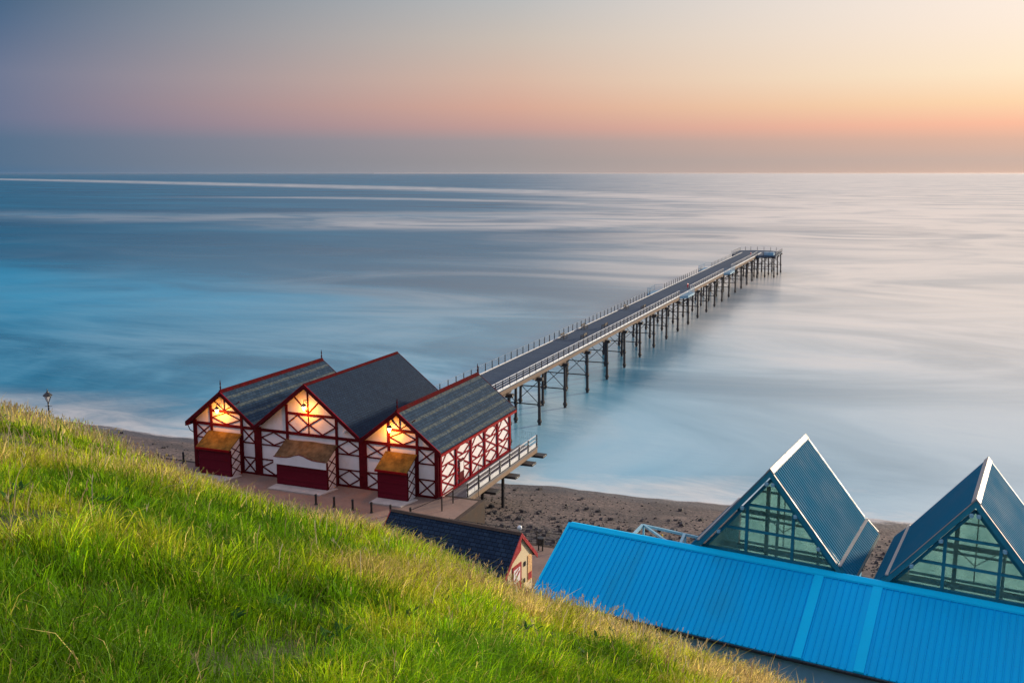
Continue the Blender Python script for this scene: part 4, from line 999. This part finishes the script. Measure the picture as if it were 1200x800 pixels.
def gable(ec, n):
    ap = 10.24; k = 1.2345; ou = 3.46; d0, d1 = .10, 7.70
    # corrugated slopes, ribs running down the pitch
    nr = 25; pp = (d1 - d0 - .24) / nr; ds_ = np.array([d0 + .12 + (q + f_) * pp for q in range(nr) for f_ in (0, .06, .60, .66)] + [d1 - .12])
    for s in (-1, 1):
        b = MB()
        off = lambda i: (.0, .11, .11, .0)[i % 4]
        nx_, nz_ = s * k / math.hypot(1, k), 1 / math.hypot(1, k)
        up_, lo_ = [], []
        for i, dd in enumerate(ds_):
            h = off(i)
            up_.append((ec + s * .06 + nx_ * h, dd, ap - k * .06 + nz_ * h)); lo_.append((ec + s * ou + nx_ * h, dd, ap - k * ou + nz_ * h))
        for i in range(len(ds_) - 1): b.poly([up_[i], up_[i + 1], lo_[i + 1], lo_[i]])
        t_ = .16
        u2 = [(ec + s * .06 - nx_ * t_, d, ap - k * .06 - nz_ * t_) for d in (ds_[0], ds_[-1])]; l2 = [(ec + s * ou - nx_ * t_, d, ap - k * ou - nz_ * t_) for d in (ds_[0], ds_[-1])]
        b.poly([u2[0], u2[1], l2[1], l2[0]]); b.poly([lo_[0], lo_[-1], l2[1], l2[0]])
        sl2 = b.build('roof_slope', M['teal_metal'], T)
        for dd, rk in ((d0, 4.3), (d1, 3.55)):                                              # rake fascia and pale trim
            b = MB(); b.prism([(ec, dd - .03, ap + .07), (ec + s * rk, dd - .03, ap + .07 - k * rk), (ec + s * rk, dd - .03, ap - .30 - k * rk), (ec, dd - .03, ap - .30)], (0, .12, 0)); b.build('rake_board', M['teal_frame'], T)
            b = MB(); b.prism([(ec, dd - .05, ap + .12), (ec + s * ou, dd - .05, ap + .12 - k * ou), (ec + s * ou, dd - .05, ap + .085 - k * ou), (ec, dd - .05, ap + .085)], (0, .17, 0)); b.build('rake_trim', M['flashing'], T)
        b = MB(); b.hull8([(ec + s * .005, d0 - .06, ap + .10), (ec + s * .20, d0 - .06, ap + .12 - k * .20), (ec + s * .20, d1 + .06, ap + .12 - k * .20), (ec + s * .005, d1 + .06, ap + .10), (ec + s * .005, d0 - .06, ap + .18), (ec + s * .20, d0 - .06, ap + .20 - k * .20), (ec + s * .20, d1 + .06, ap + .20 - k * .20), (ec + s * .005, d1 + .06, ap + .18)]); b.build('ridge_flashing', M['flashing'], sl2)
        # lower skirt roof, set a little below the main slope
        za = ap - k * ou - .05; xa = ou + .10; xb = 4.22; zb = za - (xb - xa) * 1.02
        b = MB(); kk = 1.02; nx2, nz2 = s * kk / math.hypot(1, kk), 1 / math.hypot(1, kk); up_, lo_ = [], []
        for i, dd in enumerate(ds_):
            h = off(i); up_.append((ec + s * xa + nx2 * h, dd, za + nz2 * h)); lo_.append((ec + s * xb + nx2 * h, dd, zb + nz2 * h))
        for i in range(len(ds_) - 1): b.poly([up_[i], up_[i + 1], lo_[i + 1], lo_[i]])
        b.poly([(ec + s * xa, ds_[0], za - .12), (ec + s * xa, ds_[-1], za - .12), (ec + s * xb, ds_[-1], zb - .12), (ec + s * xb, ds_[0], zb - .12)])
        sk = b.build('skirt_roof', M['teal_metal'], T)
        b = MB(); b.bar((ec + s * (xa + .05), d0 - .04, za + .06), (ec + s * (xa + .05), d1 + .04, za + .06), .15, .06); b.build('flashing_strip', M['flashing'], sk)
        b = MB(); b.bar((ec + s * (xb + .05), d0, zb - .08), (ec + s * (xb + .05), d1, zb - .08), .14, .14); b.build('gutter', M['dim'], sk)
        b = MB(); b.bar((ec + s * xa, d1 + .05, za + .09), (ec + s * xb, d1 + .05, zb + .09), .12, .05); b.build('end_trim', M['flashing'], sk)
    # glazed gable, front and rear
    base = 5.45; hwid = 3.36; ga = 9.62; kg = (ga - base) / hwid * .985
    for dd, gm_, front in ((.62, 'glass_green', True), (7.2, 'glass_milky', False)):
        fm_ = 'teal_frame' if front else 'pale_frame'
        b = MB(); zb_ = base if front else 2.35
        hw2 = hwid
        b.prism([(ec - hw2, dd, zb_), (ec + hw2, dd, zb_), (ec + hw2, dd, base), (ec, dd, ga), (ec - hw2, dd, base)] if not front else [(ec - hw2, dd, base), (ec + hw2, dd, base), (ec, dd, ga)], (0, .02, 0)); bays_ = (8.18, 6.82) if front else (8.18, 6.82, 5.1, 3.6)
        gz = b.build('glazing', M[gm_], T)
        yb = dd - .05
        for s in (-1, 1):
            b = MB(); b.bar((ec + s * (hwid + .05), yb, base), (ec, yb, ga + .06), .14, .16, up=(0, 1, 0)); b.build('rake_frame', M[fm_], gz)
            zt = ga - kg * 1.18
            b = MB(); b.box((ec + s * 1.18 - .075, yb - .075, zb_), (ec + s * 1.18 + .075, yb + .06, zt)); b.build('mullion', M[fm_], gz)
        for z in bays_:
            xl_ = 1.1 if z == 8.18 else min(hwid, (ga - z) / kg)
            b = MB(); b.box((ec - xl_, yb - .06, z - .06), (ec + xl_, yb + .055, z + .06)); b.build('transom', M[fm_], gz)
        b = MB(); b.box((ec - hwid - .2, yb - .08, base - .10), (ec + hwid + .2, yb + .07, base + .16)); b.build('sill', M['teal_frame'], gz)
        if front:
            for s in (-1, 1):
                b = MB(); b.bar((ec + s * 3.9, dd - .30, base + .05), (ec + s * .1, dd - .30, ga + .42), .12, .30, up=(0, 1, 0)); rb = b.build('rafter', M['teal_frame'], T)
                for x in (.16, 1.35, 2.55):
                    b = MB(); z = ga + .12 - kg * x; b.lathe([(.05, -.10), (.10, -.08), (.11, .06), (.06, .10)], (ec + s * x, dd - .47, z), 8); b.build('floodlight', M['pale_frame'], rb)
    # steelwork inside, seen through the glass
    for x in (-.9,):
        b = MB(); b.box((ec + x - .09, 3.5, 2.31), (ec + x + .09, 3.7, 9.9 - k * abs(x) - .5)); b.build('column', M['teal_frame'], T)
    b = MB(); b.tube((ec, 3.6, 5.0), (ec, 3.6, 9.5), .03); b.build('hanger', M['dim'], T)
    b = MB(); b.tube((ec - 1.2, 3.5, 6.9), (ec, 3.5, 5.9), .025); b.build('tie_rod', M['dim'], T)
    b = MB(); b.tube((ec + 1.2, 3.5, 6.9), (ec, 3.5, 5.9), .025); b.build('tie_rod', M['dim'], T)
    for s in (-1, 1):
        b = MB(); b.box((ec + s * 3.5 - .08, .75, 2.31), (ec + s * 3.5 + .08, 7.1, 5.4)); b.build('side_wall', M['spa_wall'], T)
    b = MB(); b.box((ec - 3.4, 3.5, 4.55), (ec + 3.4, 3.7, 4.8)); b.build('beam', M['teal_frame'], T)
gable(11.06, 0); gable(20.47, 1)
# flat steel frame standing behind the ridge, left of the first gable
b = MB()
F1, F2, G1, G2 = (3.18, 3.0, 5.06), (7.0, 3.0, 4.92), (3.42, .9, 5.18), (6.4, .9, 5.1)
b.bar(F1, F2, .13, .13); b.bar(G1, F1, .16, .12); b.bar((6.16, .9, 5.1), (5.7, 3.0, 4.97), .16, .12); b.bar((3.3, 2.95, 5.08), (5.5, .95, 5.14), .12, .11); b.bar(G1, G2, .12, .11)
for x, y in ((3.25, 3.0), (5.75, 3.0), (3.42, .95), (6.2, .95)): b.bar((x, y, 4.3), (x, y, 5.0), .10)
b.build('roof_frame', M['pale_frame'], T)

# ------------------------------------------------------------------ thin sea haze
hm_, ht_, hb_ = new_mat('thin sea haze'); ht_.nodes.remove(hb_)
pv_ = N(ht_, 'ShaderNodeVolumePrincipled'); pv_.inputs['Color'].default_value = (.86, .83, .86, 1); pv_.inputs['Density'].default_value = 6e-6; pv_.inputs['Anisotropy'].default_value = .6
ht_.links.new(pv_.outputs[0], ht_.nodes['Material Output'].inputs['Volume'])
b = MB(); b.box((-80000, -400, -10), (80000, 80000, 46)); tag(b.build('haze', hm_), kind='stuff')
